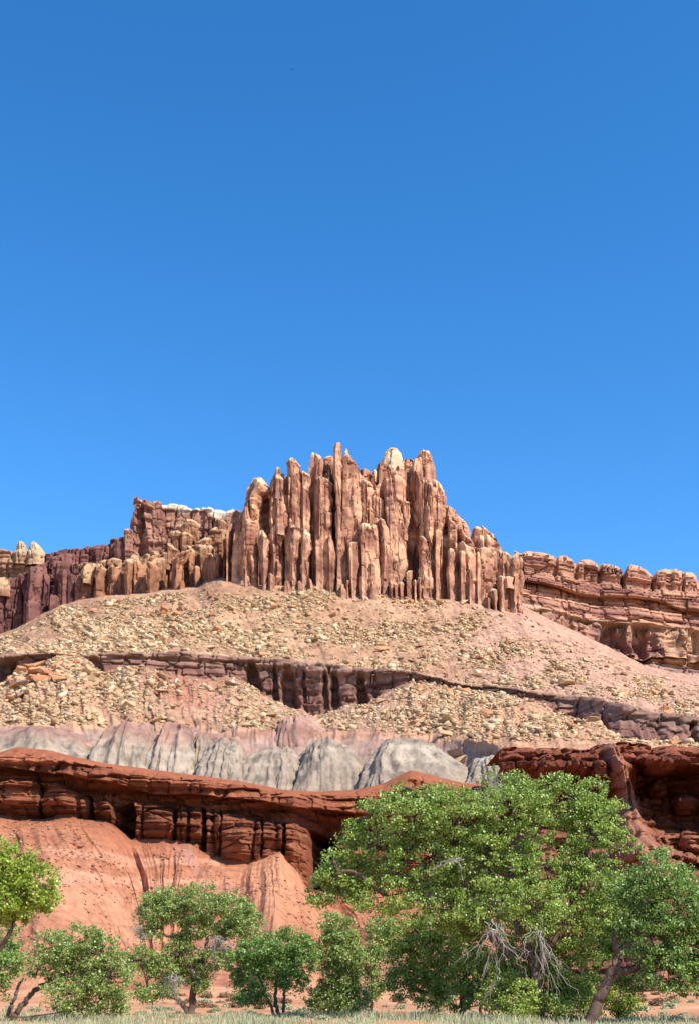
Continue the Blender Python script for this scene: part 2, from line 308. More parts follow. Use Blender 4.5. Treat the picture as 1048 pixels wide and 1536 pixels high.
def build_red_right():
    xs = np.arange(748, 1330, 1.0)
    T = curve([(748, 1126), (753, 1123), (791, 1120), (840, 1123), (884, 1126), (889, 1119), (915, 1114), (942, 1113), (983, 1118), (1048, 1119), (1100, 1116), (1330, 1110)])
    ys = np.linspace(0, 1, 260)
    PX = np.tile(xs, (len(ys), 1)); top = T(xs)[None, :]; PY = top + (1500 - top) * (ys[:, None] ** 1.15)
    D = np.full_like(PX, 203.0)
    y = PY - T(PX)
    under = curve([(748, 46), (790, 50), (840, 56), (868, 40), (886, 38), (892, 66), (935, 66), (950, 42), (1000, 40), (1330, 44)])(PX)
    D += 3.0 * (1 - sstep(0, 7, y)) * 2.2
    rec = sstep(-2, 5, y - under) * (1 - sstep(55, 120, y - under)); D += 5.5 * rec
    D -= np.clip(y - 100, 0, 400) * .11                                   # the debris apron comes forward
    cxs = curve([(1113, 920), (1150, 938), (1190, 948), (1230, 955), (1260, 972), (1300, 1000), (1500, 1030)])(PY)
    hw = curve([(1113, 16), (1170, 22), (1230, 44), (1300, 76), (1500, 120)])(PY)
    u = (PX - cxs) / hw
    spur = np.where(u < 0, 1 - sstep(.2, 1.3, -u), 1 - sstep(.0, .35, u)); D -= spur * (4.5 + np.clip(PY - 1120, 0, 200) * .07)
    alc = sstep(0, 14, PX - (cxs + hw * .3)) * (1 - sstep(1085, 1110, PX)) * sstep(24, 40, y); D += 8 * alc
    D -= 7 * sstep(1080, 1130, PX)
    D += 26 * (1 - sstep(748, 815, PX)) * sstep(40, 75, y)
    for bx, by, br, bd in ((985, 1150, 24, 9), (968, 1140, 14, 5), (1010, 1141, 22, 6), (985, 1184, 18, 7), (1030, 1205, 26, 8), (770, 1146, 22, 3), (815, 1150, 26, 2.5), (866, 1150, 20, 3), (912, 1148, 24, 3), (905, 1168, 26, 2.5), (760, 1300, 40, 4), (940, 1275, 26, 4), (1040, 1260, 26, 8), (1020, 1290, 22, 6)):
        r = ((PX - bx) / br) ** 2 + ((PY - by) / (br * .75)) ** 2; D -= bd * np.clip(1 - r, 0, 1) ** .5
    G = P(PX, PY, D); z = G[..., 2] + .7 * fbm(G * .06, 2, 8)
    bed = sstep(0, 1, 1 - spur * .8); cl = cells(np.stack([G[..., 0] * .14 + .3 * fbm(G * .2, 2, 91), 0 * z, z * .36], -1), 95)
    dsp = (2.2 * steps(z, 1.6, 22) + 1.1 * steps(z, .65, 23)) * (.3 + .7 * bed) + 2.0 * fbm(G * .16, 5, 130) * (.5 + .5 * bed) + .9 * fbm(G * .5, 4, 134) - 1.8 * bed * (1 - sstep(0, .1, np.abs(perlin(np.stack([G[..., 0] * .14, 0 * z, z * .03], -1), 133))))
    dsp += bed * (2.6 * (cl[2] - .5) - 1.1 * (1 - sstep(0, .09, cl[1])))
    dsp -= spur * 1.2 * (1 - sstep(0, .12, np.abs(u + .12 + .25 * perlin(G * .07, 4))))
    G[..., 1] -= dsp
    n1 = fbm(G * .08, 4, 140)
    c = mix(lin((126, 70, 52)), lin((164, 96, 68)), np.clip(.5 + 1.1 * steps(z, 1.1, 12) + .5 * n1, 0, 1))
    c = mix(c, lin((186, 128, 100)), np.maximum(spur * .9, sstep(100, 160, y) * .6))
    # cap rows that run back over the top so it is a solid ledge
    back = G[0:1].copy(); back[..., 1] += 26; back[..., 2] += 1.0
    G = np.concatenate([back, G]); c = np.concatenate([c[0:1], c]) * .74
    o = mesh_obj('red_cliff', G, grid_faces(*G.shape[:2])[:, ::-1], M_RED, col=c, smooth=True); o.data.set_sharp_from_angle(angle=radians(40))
    tag(o, 'dark red blocky cliff with a lit spur and shaded alcove behind the big cottonwood', 'cliff')
build_red_right()

# density of loose rock over the hillside
def density(px, py, v):
    n = fbm(np.stack([px * .012, py * .03, 0 * px], -1), 4, 700); n2 = fbm(np.stack([(px + py * 1.4) * .02, (py - px * .2) * .02, 0 * px + 3], -1), 3, 705)
    up = sstep(3.0, 3.1, v) * (1 - sstep(4.93, 5.0, v))
    du = np.interp(px, [-300, 330, 420, 560, 680, 760, 1048], [1.0, 1.0, .75, .7, .5, .36, .34]) * np.clip(.62 + 2.6 * n, .05, 1.4)
    du *= 1 - .8 * sstep(690, 740, px) * (1 - sstep(900 + .36 * (px - 690), 960 + .36 * (px - 690), py)) ; du *= np.clip(.8 + 1.5 * n2 * sstep(560, 700, px), .1, 1.3)
    lo = sstep(.95, 1.1, v) * (1 - sstep(1.97, 2.02, v))
    n = n * 1.6; dl = np.interp(px, [-300, 0, 150, 215, 260, 340, 450, 540, 590, 640, 840, 900, 960, 1300], [.7, .75, .6, .3, .12, .26, .14, .14, .34, .45, .4, .25, .08, .05]) * np.clip(.7 + 1.2 * n, .08, 1.2)
    return up * np.maximum(du, .05) + lo * np.maximum(dl, .03)
# ---------------------------------------------------------------- hillside: pink clay, mauve cliff band, talus apron
def build_hill():
    xs = np.arange(-300, 1340, 1.25)
    lo = lambda x: np.where(x < 745, RIM(x) + 14, 1145)
    lo2 = curve([(-300, 1092), (0, 1090), (200, 1092), (300, 1098), (440, 1100), (560, 1102), (700, 1112), (760, 1120), (900, 1112), (1048, 1121), (1350, 1133)])
    ylo = curve([(-300, 274), (735, 272), (765, 232), (1350, 232)])
    ylo2 = curve([(-300, 306), (440, 310), (640, 300), (760, 262), (930, 262), (960, 258), (1350, 258)])
    yb = curve([(-300, 372), (80, 366), (200, 372), (380, 380), (470, 376), (560, 374), (640, 368), (760, 350), (860, 334), (930, 300), (1000, 292), (1350, 290)])
    yt = lambda x: yb(x) + curve([(-300, 3), (80, 1), (93, 1), (150, 3), (600, 3), (640, 2), (800, 4), (900, 12), (1000, 16), (1350, 16)])(x)
    yc = curve([(-300, 462), (0, 460), (190, 455), (330, 448), (480, 448), (660, 446), (780, 446), (920, 460), (1048, 470), (1350, 480)])
    mid = lambda x: .5 * MTOP(x) + .5 * CBASE(x) + 3
    ym = lambda x: yt(x) * .46 + yc(x) * .54
    lerp = lambda a, b, t: (lambda x: a(x) * (1 - t) + b(x) * t)
    G, v, PX, PY = loft([(lo, ylo, 24), (lo2, ylo2, 56), (MBOT, yb, 34), (MTOP, yt, 60), (mid, ym, 60), (CBASE, yc, 8), (lambda x: CBASE(x) - 12, lambda x: yc(x) + 40, 0)], xs)
    V = v[:, None] + 0 * PX; z = G[..., 2]
    n0 = fbm(G * .1, 2, 202)
    band = sstep(1.93, 2.05, V) * (1 - sstep(2.97, 3.06, V)) * sstep(1.5, 6, (MBOT(PX) - MTOP(PX)))
    low = 1 - sstep(1.85, 2.05, V); up = sstep(2.95, 3.1, V)
    warp = 5 * fbm(G * .03, 2, 200)
    rid = ridged(np.stack([(PX + warp * 3) * .030, V * .8, 0 * z], -1), 3, 210)
    dsp = low * (3.2 * (rid - .5) + 2.6 * fbm(G * .035, 4, 215) + 1.4 * (ridged(np.stack([(PX + warp * 3) * .085, V * 1.6, 0 * z], -1), 3, 212) - .5)) * (.15 + .85 * sstep(.6, 1.2, V)) * (1 - sstep(1.7, 2, V) * .6)
    dsp += (low + up) * .45 * fbm(G * .45, 3, 227); dsp += up * (1.8 * fbm(G * .025, 4, 220) + .8 * fbm(G * .15, 4, 225) - .9 * sstep(.55, 1, ridged(np.stack([PX * .03 + V * .8, V * .35, 0 * z], -1), 3, 226))) * (1 - sstep(4.6, 5, V))
    # the pink bluff under the band
    pk = np.exp(-((PX - 270) / 55) ** 2) * low * sstep(1.2, 1.5, V); dsp += pk * 3 * (ridged(np.stack([PX * .07, V * .6, 0 * z], -1), 2, 230) - .3)
    zb = z + .03 * (PX - 500) * 0 + 1.2 * fbm(G * .03, 2, 240)
    f1, f21, idv = cells(np.stack([G[..., 0] * .16, 0 * z + .5, zb * .28], -1), 250)
    dsp += band * (1.8 * steps(zb, 2.2, 41) + .8 * steps(zb, .8, 42) + 1.6 * (idv - .5) + 1.3 * fbm(np.stack([G[..., 0] * .2, 0 * z, z * .05], -1), 3, 255) - 1.5 * (1 - sstep(0, .10, f21)))
    dsp += band * 2.0 * sstep(2.7, 2.85, V)                                  # hard caprock stands proud
    for cx_, hw_, dd in ((377, 10, 11), (411, 4, 7), (431, 11, 11), (486, 4, 6), (501, 6, 10), (539, 7, 10), (8, 16, 11), (140, 10, 5), (455, 3, 4), (560, 4, 3), (866, 4, 4), (1036, 7, 9), (905, 4, 4), (985, 4, 4)):
        jag = 1.2 + 2.5 * perlin(np.stack([0 * z + cx_, 0 * z, z * .3], -1), 260)
        dsp -= dd * .55 * band * (1 - sstep(.5, 1.2, np.abs(PX - cx_ - jag * 1.4 + 3 * (V - 2.5)) / (hw_ * (1.45 - 1.0 * np.clip(V - 2, 0, 1) + .35 * perlin(np.stack([0 * z + cx_, z * .5, 0 * z], -1), 261))))) * (1 - sstep(2.72, 2.9, V + .1 * n0))
    pv = sstep(935, 960, PX) * band * (1 - sstep(2.65, 2.75, V)); dsp += pv * 1.6 * ridged(np.stack([PX * .06, 0 * z, z * .02], -1), 2, 262)
    G = G + np.stack([0 * z, -(1 - .6 * up) * dsp, .7 * up * dsp + .2 * low * dsp], -1)
    n1 = fbm(G * .03, 4, 270); n2 = fbm(G * .12, 3, 275)
    soil = mix(lin((178, 132, 102)), lin((208, 164, 128)), np.clip(.5 + n1 + .4 * n2, 0, 1))
    soil = mix(soil, lin((202, 156, 132)), sstep(640, 740, PX) * up * .8)
    pink = mix(lin((180, 130, 104)), lin((206, 162, 132)), np.clip(.5 + .8 * steps(z, 3.0, 44) + n2 * .5, 0, 1))
    pink = mix(pink, lin((186, 122, 98)), np.exp(-((PX - 270) / 70) ** 2) * sstep(1.2, 1.5, V) * .8)
    pink = mix(pink, lin((212, 160, 122)), sstep(560, 640, PX) * .8); pink = mix(pink, lin((214, 166, 128)), (1 - sstep(130, 200, PX)) * .8)
    grey = sstep(1.0, .75, V) if False else (1 - sstep(.78, 1.02, V + .1 * n1)); pink = mix(pink, lin((178, 146, 130)), grey * (PX < 745) * .8)
    cb = mix(lin((128, 98, 84)), lin((170, 132, 112)), np.clip(.5 + 1.0 * steps(zb, .9, 46) + .5 * n2, 0, 1))
    cb = mix(cb, lin((142, 94, 82)), (1 - sstep(2.3, 2.7, V)) * .6)
    c = mix(pink, soil, up); c = mix(c, lin((194, 152, 112)), np.clip(density(PX, PY, V) - .1, 0, 1) * .7)
    spk = sstep(.1, .4, fbm(G * .55, 3, 280)); c = mix(c, c * .6, spk * .6)
    c = mix(c, cb, band) * .78
    o = mesh_obj('hillside', G, grid_faces(*PX.shape), M_HILL, col=c, smooth=True)
    tag(o, 'long pink and tan talus hillside crossed by a mauve ledge below the castle rock', 'hillside', kind='structure')
    return G, V, PX, PY
HG, HV, HPX, HPY = build_hill()

# ---------------------------------------------------------------- grey clay mounds at the foot of the hillside
def mound(pk, pyk, xl, xr, pyb, Y, rf, label, rot=0.0, pw=1.9, seed=0, back=62):
    pyk += 5; pw += .7; Y += (seed % 3 - 1) * 4
    top = P(pk, pyk, Y)[()] ; bl = P(xl, pyb, Y); br = P(xr, pyb, Y)
    zb = P(pk, pyb, Y - rf * .8)[2] - 3; Hh = top[2] - zb
    na, nr = 130, 110
    rl, rr = 1.38 * (top[0] - bl[0]), 1.38 * (br[0] - top[0]); ext = back * .8
    a = np.linspace(-1.25, 1.25, na)[None, :]; w = np.concatenate([np.linspace(ext, 0, 36, endpoint=False), np.linspace(0, -1.3 * rf, nr - 36)])[:, None]
    p3 = np.stack([a * 1.5 + 0 * w, w / rf * 1.3 + 0 * a, seed * 7.3 + 0 * a + 0 * w], -1)
    ang = np.arctan2(a * 1.0, -w / rf + .35)
    gul = ridged(np.stack([ang * 1.6, np.hypot(a, w / rf) * .35, seed * 3.1 + 0 * ang], -1), 3, 300 + seed)
    wf = np.clip(-w / rf, 0, 2); fr = np.where(w > 0, 1 + w * .20 / Hh, 1 - wf ** pw * (.75 + .25 * np.clip(wf, 0, 1.2)))
    aw = a + .10 * perlin(p3 * 2, 311 + seed)
    lat = 1 - np.clip(np.abs(aw), 0, 2) ** (2.3 + .4 * (seed % 3))
    Z = zb + Hh * (np.clip(fr, 0, 1) * np.clip(lat, 0, 1) + np.minimum(np.minimum(fr, lat), 0) + np.maximum(fr - 1, 0) * np.clip(lat, 0, 1))
    Z = Z - Hh * .30 * np.abs(aw) ** 1.2 * (w > 0) * np.clip(w / 20, 0, 1)
    Z = np.maximum(Z + Hh * (.10 * perlin(p3 * 1.6, 313 + seed) + .13 * (gul - .5) * sstep(.1, .5, np.hypot(a, np.minimum(w, 0) / rf)) - .07), zb - 4)
    X = top[0] + np.where(a < 0, -rl * np.abs(a), rr * a) + 0 * w; Yy = Y + w + 0 * a
    p = np.stack([X, Yy, Z], -1); Nn = normals(p); Nn *= np.sign(Nn[..., 2].mean())
    d = .6 * fbm(p * .15, 4, 320 + seed) + .30 * steps(p[..., 2] + .5 * fbm(p * .1, 2, 5), 1.4, 50) + .25 * fbm(p * .6, 3, 330 + seed) - .35 * (1 - sstep(0, .1, np.abs(perlin(p * [.35, .35, .08], 335))))
    d = d + 1.7 * (ridged(np.stack([ang * 4.5 + .5 * perlin(p * .2, 337), np.hypot(a, w / rf) * .5, seed * 5.7 + 0 * ang], -1), 2, 338) - .6) * sstep(.25, .7, np.hypot(a, np.minimum(w, 0) / rf))
    p = p + Nn * d[..., None]
    zt = P(450, 1123, 285)[2]
    n = fbm(p * .08, 3, 340)
    t = sstep(-3.0, 2.5, p[..., 2] - zt + 2.5 * n)
    g = mix(lin((166, 146, 126)), lin((200, 180, 156)), np.clip(.5 + .9 * steps(p[..., 2] + n, 1.1, 52) + .6 * n, 0, 1))
    strk = sstep(.12, .5, fbm(np.stack([p[..., 0] * .5, p[..., 1] * .5, p[..., 2] * .05], -1), 3, 350)); g = mix(g, lin((112, 106, 98)), strk * .75)
    c = mix(g, mix(lin((158, 118, 102)), lin((194, 152, 132)), np.clip(.5 + n + .6 * steps(p[..., 2], 1.3, 53), 0, 1)), t) * .76
    f = grid_faces(nr, na)[:, ::-1]
    o = mesh_obj('clay_mound', p, f, M_CLAY, col=c, smooth=True); tag(o, label, 'clay mound', 'grey clay mounds along the foot of the hillside')
    return o
for k, a in enumerate([
    (62, 1086, -70, 152, 1140, 288, 24, 'low wide pale clay mound at the far left above the red rim', 0, 1.7),
    (203, 1078, 150, 242, 1156, 286, 24, 'pale clay mound with a thin pebbled gully left of the two dark notches', 0, 1.9),
    (268, 1083, 238, 304, 1162, 284, 24, 'narrow steep clay mound with a mauve cap and dark left notch', 0, 2.1),
    (345, 1100, 303, 372, 1173, 282, 22, 'pointed clay mound beside the triangular dark hollow', 0, 1.7),
    (424, 1113, 358, 462, 1186, 280, 22, 'brownish shaded clay mound sloping left, between the pointed and the square mounds', 0, 1.5),
    (488, 1106, 446, 546, 1192, 276, 22, 'square shouldered grey clay mound with a vertical streaked face', 0, 2.6),
    (590, 1105, 540, 706, 1186, 278, 26, 'broad grey dome of clay, largest of the mounds, with a mauve crown', 0, 2.3),
    (738, 1126, 690, 790, 1180, 262, 20, 'pale grey clay wedge against the end of the dark red cliff', 0, 1.6),
    (445, 1066, 415, 486, 1108, 312, 16, 'small pink clay knoll beneath the dark clefts of the mauve ledge', 0, 1.9),
    (310, 1092, 285, 345, 1130, 292, 14, 'small mauve clay knoll tucked between two grey mounds', 0, 1.8),
]):
    mound(*a, seed=k)

# ---------------------------------------------------------------- rock columns (castle, left wall)
SAND = dict(a=lin((162, 110, 88)), b=lin((230, 176, 138)), cap=lin((236, 204, 164)), var=lin((130, 86, 70)))
TANW = dict(a=lin((150, 102, 78)), b=lin((192, 140, 104)), cap=lin((208, 172, 132)), var=lin((132, 90, 74)))
MAUV = dict(a=lin((108, 70, 66)), b=lin((144, 98, 86)), cap=lin((160, 112, 96)), var=lin((80, 50, 50)))  # mauve rock, its tones darkened to put the left wall's shade into the colour
CREAM = dict(a=lin((170, 126, 96)), b=lin((204, 164, 126)), cap=lin((216, 186, 148)), var=lin((158, 112, 86)))
BUTT = dict(a=lin((146, 100, 84)), b=lin((184, 136, 112)), cap=lin((206, 158, 134)), var=lin((120, 76, 70)))
_seed = [0]
def column(name, rows, Y, pal, parent, cap=0.0, dep=None, rot=None, rnd_top=0.05, flute=1.0, block=1.0, ex=7.0, mat=None, strat=0.14, label=None):
    """rows: (py, left px, right px) from top to bottom; a free-standing rock prism with joints, flutes and beds"""
    _seed[0] += 1; s = _seed[0] * 13
    rows = sorted(rows); a = np.array(rows, float)
    zt, zb = P(524, a[0, 0], Y)[2], P(524, a[-1, 0], Y)[2] - 2.5
    nh = int(np.clip((zt - zb) / .55, 10, 150)); nt_ = 56
    z = np.linspace(zt, zb, nh)
    zr = np.array([P(524, q, Y)[2] for q in a[:, 0]])
    L_ = np.array([P(q[1], q[0], Y)[0] for q in a]); R_ = np.array([P(q[2], q[0], Y)[0] for q in a])
    li = np.interp(-z, -zr, L_); ri = np.interp(-z, -zr, R_)
    cx_, hw_ = .5 * (li + ri), .5 * (ri - li) * 1.12
    wmax = hw_.max()
    if wmax > 2.0 and ex > 3: hw_ = hw_ * 1.12; wmax *= 1.12
    if dep is None: dep = max(3.2, 1.15 * wmax)
    top = np.clip((zt - z) / max(.6, rnd_top * 2 * max(hw_[0], .8) + .6), 0, 1); shrink = np.sqrt(1 - (1 - top) ** 2)
    shrink = .4 + .6 * shrink
    th = np.linspace(0, 2 * pi, nt_, endpoint=False)
    if rot is None: rot = radians(random.uniform(2, 30))
    ct, st = np.cos(th - rot), np.sin(th - rot)
    rs_ = np.random.RandomState(s); rad = (np.abs(ct) ** ex + np.abs(st) ** ex) ** (-1 / ex)
    if ex > 3:                                     # cut the prism's corners with random joint planes
        for _ in range(2):
            a_ = rs_.uniform(0, 2 * pi); dd = rs_.uniform(.9, 1.15); cc_ = np.cos(th - a_); rad = np.where(cc_ > .05, np.minimum(rad, dd / np.maximum(cc_, .05)), rad)
    ux, uy = np.cos(th) * rad, np.sin(th) * rad; nx, ny = ux / np.hypot(ux, uy), uy / np.hypot(ux, uy)
    if ex > 3:                                     # a jointed prism: flat faces between true corners
        cr = [np.array(c_) + rs_.uniform(-.16, .16, 2) for c_ in ((-1, -1), (1, -1), (1, 1), (-1, 1))]
        pg = []
        for c0, c1, c2 in zip(cr[-1:] + cr[:-1], cr, cr[1:] + cr[:1]):
            if rs_.rand() < .45:
                f_ = rs_.uniform(.2, .7); pg += [c1 + (c0 - c1) * f_ * rs_.uniform(.5, 1), c1 + (c2 - c1) * f_ * .5]
            else: pg.append(c1)
        pg = np.array(pg); Rm = np.array([[cos(rot), -sin(rot)], [sin(rot), cos(rot)]]); pg = pg @ Rm.T
        el = np.linalg.norm(np.roll(pg, -1, 0) - pg, axis=1); cnt = np.maximum(2, np.round(el / el.sum() * nt_)).astype(int); cnt[np.argmax(cnt)] += nt_ - cnt.sum()
        pts, nn = [], []
        for k_ in range(len(pg)):
            a_, b_ = pg[k_], pg[(k_ + 1) % len(pg)]; e_ = (b_ - a_) / np.linalg.norm(b_ - a_)
            for t_ in range(cnt[k_]): pts.append(a_ + (b_ - a_) * t_ / cnt[k_]); nn.append((e_[1], -e_[0]))
        pts = np.array(pts); nn = np.array(nn); ux, uy, nx, ny = pts[:, 0], pts[:, 1], nn[:, 0], nn[:, 1]
        cx0 = .5 * (ux.max() + ux.min()); ux = (ux - cx0) / (.5 * (ux.max() - ux.min())); uy = uy / np.abs(uy).max()
    else: ux = ux / np.abs(ux).max(); uy = uy / np.abs(uy).max()
    dz = (dep * (.72 + .28 * np.minimum(1, hw_ / wmax)))
    X = cx_[:, None] + hw_[:, None] * shrink[:, None] * ux[None]; Yy = Y + dep + dz[:, None] * shrink[:, None] * uy[None]
    Yy = Yy + 0 * X; p = np.stack([X, Yy, z[:, None] + 0 * X], -1)
    off = np.array([s * 3.7, s * 1.3, 0])
    q = p + off
    wid = min(1.0, wmax / 4.0)
    zz = q[..., 2] + .5 * perlin(q * .15, s)
    fl = flute * wid * (.34 * fbm(q * [.2, .2, .014], 3, 400) - .95 * (1 - sstep(0, .06, np.abs(perlin(q * [.15, .15, .012], 404)))))
    f1, f21, idv = cells((q + .8 * fbm(q * .15, 2, 415)[..., None]) * [.22, .22, .085], 410)
    bl = block * wid * (1.2 * (idv - .5) - .7 * (1 - sstep(0, .07, f21)))
    bed = strat * wid * (1.6 * steps(zz, 3.1, s) + .8 * steps(zz, 1.1, s + 3))
    ru = .42 * fbm(q * .4, 4, 420) + .35 * wid * fbm(q * .09, 2, 424)
    d = (fl + bl + bed + ru) * (.3 + .7 * shrink[:, None])
    p[..., 0] += d * nx; p[..., 1] += d * ny; p[..., 2] += (.5 * block * wid * (idv - .5) * (top[:, None] < 1)); p[..., 2] += ((X - cx_[:, None]) * rs_.uniform(-.9, .5) + (Yy - Y - dep) * .25) * np.clip(1 - (zt - z[:, None]) / (2.2 * wmax), 0, 1) * (ex > 3)
    if ex > 3:                                     # broken tops: joint blocks of the crown stop at different heights
        cz_ = cells(np.stack([q[..., 0] * 1.3 / max(wmax, 1.2), q[..., 1] * 1.3 / max(wmax, 1.2), 0 * X], -1), 418)[2]
        p[..., 2] = np.minimum(p[..., 2], zt + .3 - 1.5 * wmax * np.clip(cz_ - .35, 0, 1) * min(1, (zt - zb) / 12))
    n1 = fbm(q * .1, 4, 430)
    c = mix(pal['a'], pal['b'], np.clip(.5 + 1.1 * n1 + .5 * (idv - .5) + .6 * steps(q[..., 2] - off[2] + .6 * perlin(q * .12, 3), 2.4, 77), 0, 1))
    vs_ = sstep(.12, .62, fbm(q * [.35, .35, .03], 3, 440) + .1); c = mix(c, pal['var'], vs_ * .75)
    low = sstep(.62, .95, (zt - z) / (zt - zb))[:, None] + 0 * X; c = mix(c, lin((214, 172, 148)), low * .35 * (pal is SAND))
    if cap > 0:
        ch = cap * (.6 if cap < .5 else 1) * (zt - zb); cz = 1 - sstep(.6 * ch, 1.15 * ch, (zt - z)[:, None] + 1.6 * n1 * min(1, ch / 4)); c = mix(c, pal['cap'], cz * .9)
    c = c * .8
    # close the top
    tp = p[0].mean(0) + [0, 0, .25]; Vv = np.concatenate([p.reshape(-1, 3), tp[None]]); cc = np.concatenate([c.reshape(-1, 3), c[0].mean(0)[None]])
    f4 = grid_faces(nh, nt_, True)[:, ::-1]
    tri = np.array([[j, (j + 1) % nt_, nh * nt_, nh * nt_] for j in range(nt_)])
    me_f = np.concatenate([f4, tri[:, [0, 1, 2, 2]]])
    o = mesh_obj(name, Vv, f4, mat or M_SAND, parent, col=cc, smooth=False)
    bm_close(o, nh, nt_)
    if label: o['label'] = label
    return o
def bm_close(o, nh, nt_):
    import bmesh
    bm = bmesh.new(); bm.from_mesh(o.data); bm.verts.ensure_lookup_table(); tpv = bm.verts[nh * nt_]
    for j in range(nt_):
        bm.faces.new((bm.verts[j], bm.verts[(j + 1) % nt_], tpv))
    bm.to_mesh(o.data); bm.free(); o.data.set_sharp_from_angle(angle=radians(30))
    o.data.polygons.foreach_set('use_smooth', np.ones(len(o.data.polygons), bool))
def wall(name, top, bot, Y, thick, pal, parent, x0, x1, step=1.0, jag=1.0, strat=.5, cap=0.0, capw=None, mat=None, label=None, kind=None, flute=1.0, back=None):
    """a thick rock wall between two traced lines, front face at Y"""
    _seed[0] += 1; s = _seed[0] * 13
    xs = np.arange(x0, x1 + step, step); Yv = Y(xs) if callable(Y) else np.full_like(xs, Y)
    tp = top(xs) + .8 * jag * (rnd((xs * .25).astype(np.int64), xs.astype(np.int64) * 0, xs.astype(np.int64) * 0, s) - .5) * 3
    bt = bot(xs); nr = int(np.clip((bt - tp).max() * .9, 20, 140))
    t = np.linspace(0, 1, nr)[:, None]
    G = P(np.tile(xs, (nr, 1)), tp * (1 - t) + bt * t, Yv[None] + 0 * t); G[..., 1] -= 0
    q = G + s; z = q[..., 2] + .9 * fbm(q * .04, 2, s)
    f1, f21, idv = cells(np.stack([q[..., 0] * .15, 0 * z, z * .11], -1), 510)
    d = strat * (2.0 * steps(z, 3.3, s) + 1.3 * steps(z, 1.2, s + 2)) + flute * (1.6 * fbm(q * [.14, .1, .02], 3, 500) - 1.4 * (1 - sstep(0, .12, np.abs(perlin(q * [.2, .1, .03], 505))))) + 1.5 * (idv - .5) - .8 * (1 - sstep(0, .08, f21)) + .45 * fbm(q * .35, 3, 515)
    d -= 2.2 * (1 - sstep(0, .06, t))
    G[..., 1] -= d
    n1 = fbm(q * .07, 4, 520)
    c = mix(pal['a'], pal['b'], np.clip(.5 + n1 + .9 * steps(z, 2.0, s + 6), 0, 1)); c = mix(c, pal['var'], sstep(.1, .6, fbm(q * [.3, .3, .03], 3, 525)) * .5)
    if cap: c = mix(c, pal['cap'], (1 - sstep(cap * .6, cap * 1.2, t + .15 * n1)) * .9)
    b1 = G[0:1].copy(); b1[..., 1] += thick; b1[..., 2] -= .4; b2 = G[-1:].copy(); b2[..., 1] += thick
    m1 = .5 * (G[0:1] + b1); m1[..., 2] += .6
    G = np.concatenate([b2, b1, m1, G]); c = np.concatenate([c[-1:], c[:1], c[:1], c]) * .8
    o = mesh_obj(name, G, grid_faces(*G.shape[:2])[:, ::-1], mat or M_SAND, parent, col=c, smooth=True)
    o.data.set_sharp_from_angle(angle=radians(40))
    if label: o['label'] = label
    return o

# ---------------------------------------------------------------- the castle
castle = empty('castle_rock', tuple(P(560, 885, 455)), 'tall fluted sandstone castle of pinnacles crowning the talus hill', 'rock formation')
core_top = curve([(340, 790), (352, 775), (366, 760), (375, 742), (392, 735), (408, 728), (420, 712), (433, 704), (452, 716), (468, 722), (484, 700), (505, 692), (530, 700), (545, 712), (562, 728), (575, 714), (600, 702), (622, 706), (645, 716), (660, 742), (672, 770), (690, 790), (712, 812), (740, 822), (762, 840), (782, 860)])
core_bot = curve([(340, 884), (470, 884), (580, 898), (660, 908), (790, 928)])
Yc0 = lambda x: 448.6 + 1.6 * (rnd(np.floor((x + 3 * np.sin(x * .21)) / 8.5).astype(np.int64), np.zeros(len(x), np.int64), np.zeros(len(x), np.int64), 5) - .5) + sum(d_ * np.exp(-((x - c_) / w_) ** 4) for c_, w_, d_ in ((397, 9, 9), (468, 8, 10), (501, 5, 9), (530, 4, 4), (620, 14, 9), (352, 12, 8), (740, 7, 6), (668, 4, 7), (573, 4, 5), (428, 4, 5), (688, 3, 5), (450, 3, 5)))
def core():
    wall('core_wall', core_top, core_bot, Yc0, 26, SAND, castle, 340, 782, 1.0, 1.2, .35, mat=M_SAND, flute=1.8)
core()
def pil(rows, Y, cap=0, n='column', pal=SAND, **k): return column(n, rows, Y, pal, castle, cap, **k)
rs_c = np.random.RandomState(3)
for x_ in np.arange(348, 782, 11.0):
    w_ = rs_c.uniform(3.5, 8); t_ = float(core_top(x_)) + (rs_c.uniform(2, 22) if rs_c.rand() < .5 else rs_c.uniform(20, 90)); b_ = float(core_bot(x_)) + 6
    if t_ < b_ - 12 and float(Yc0(np.array([x_]))[0]) < 452.5:
        pil([(t_, x_ - w_ * .7, x_ + w_ * .7), (t_ + 6, x_ - w_, x_ + w_), (b_, x_ - w_, x_ + w_)], rs_c.uniform(446.5, 449.5), .04, 'slab', rot=radians(rs_c.uniform(-5, 35)))
# left shoulder
pil([(759, 350, 357), (775, 347, 362), (800, 343, 366), (879, 340, 366)], 460)
pil([(768, 361, 370), (800, 352, 372), (840, 349, 374), (880, 348, 376)], 452)
pil([(709, 385, 395), (712, 381, 400), (723, 376, 405), (731, 373, 404), (738, 371, 393), (749, 368, 390), (769, 363, 387), (783, 360, 389), (808, 354, 383), (879, 352, 383)], 449, .14, rot=radians(28))
pil([(786, 363, 368), (800, 361, 372), (822, 363, 371), (835, 365, 368)], 446.5, rot=radians(30))
pil([(791, 391, 397), (796, 388, 400), (809, 387, 404), (820, 388, 402), (852, 390, 401), (878, 393, 398)], 443, .22, rot=radians(24))
pil([(856, 402, 408), (862, 401, 412), (881, 402, 411)], 443)
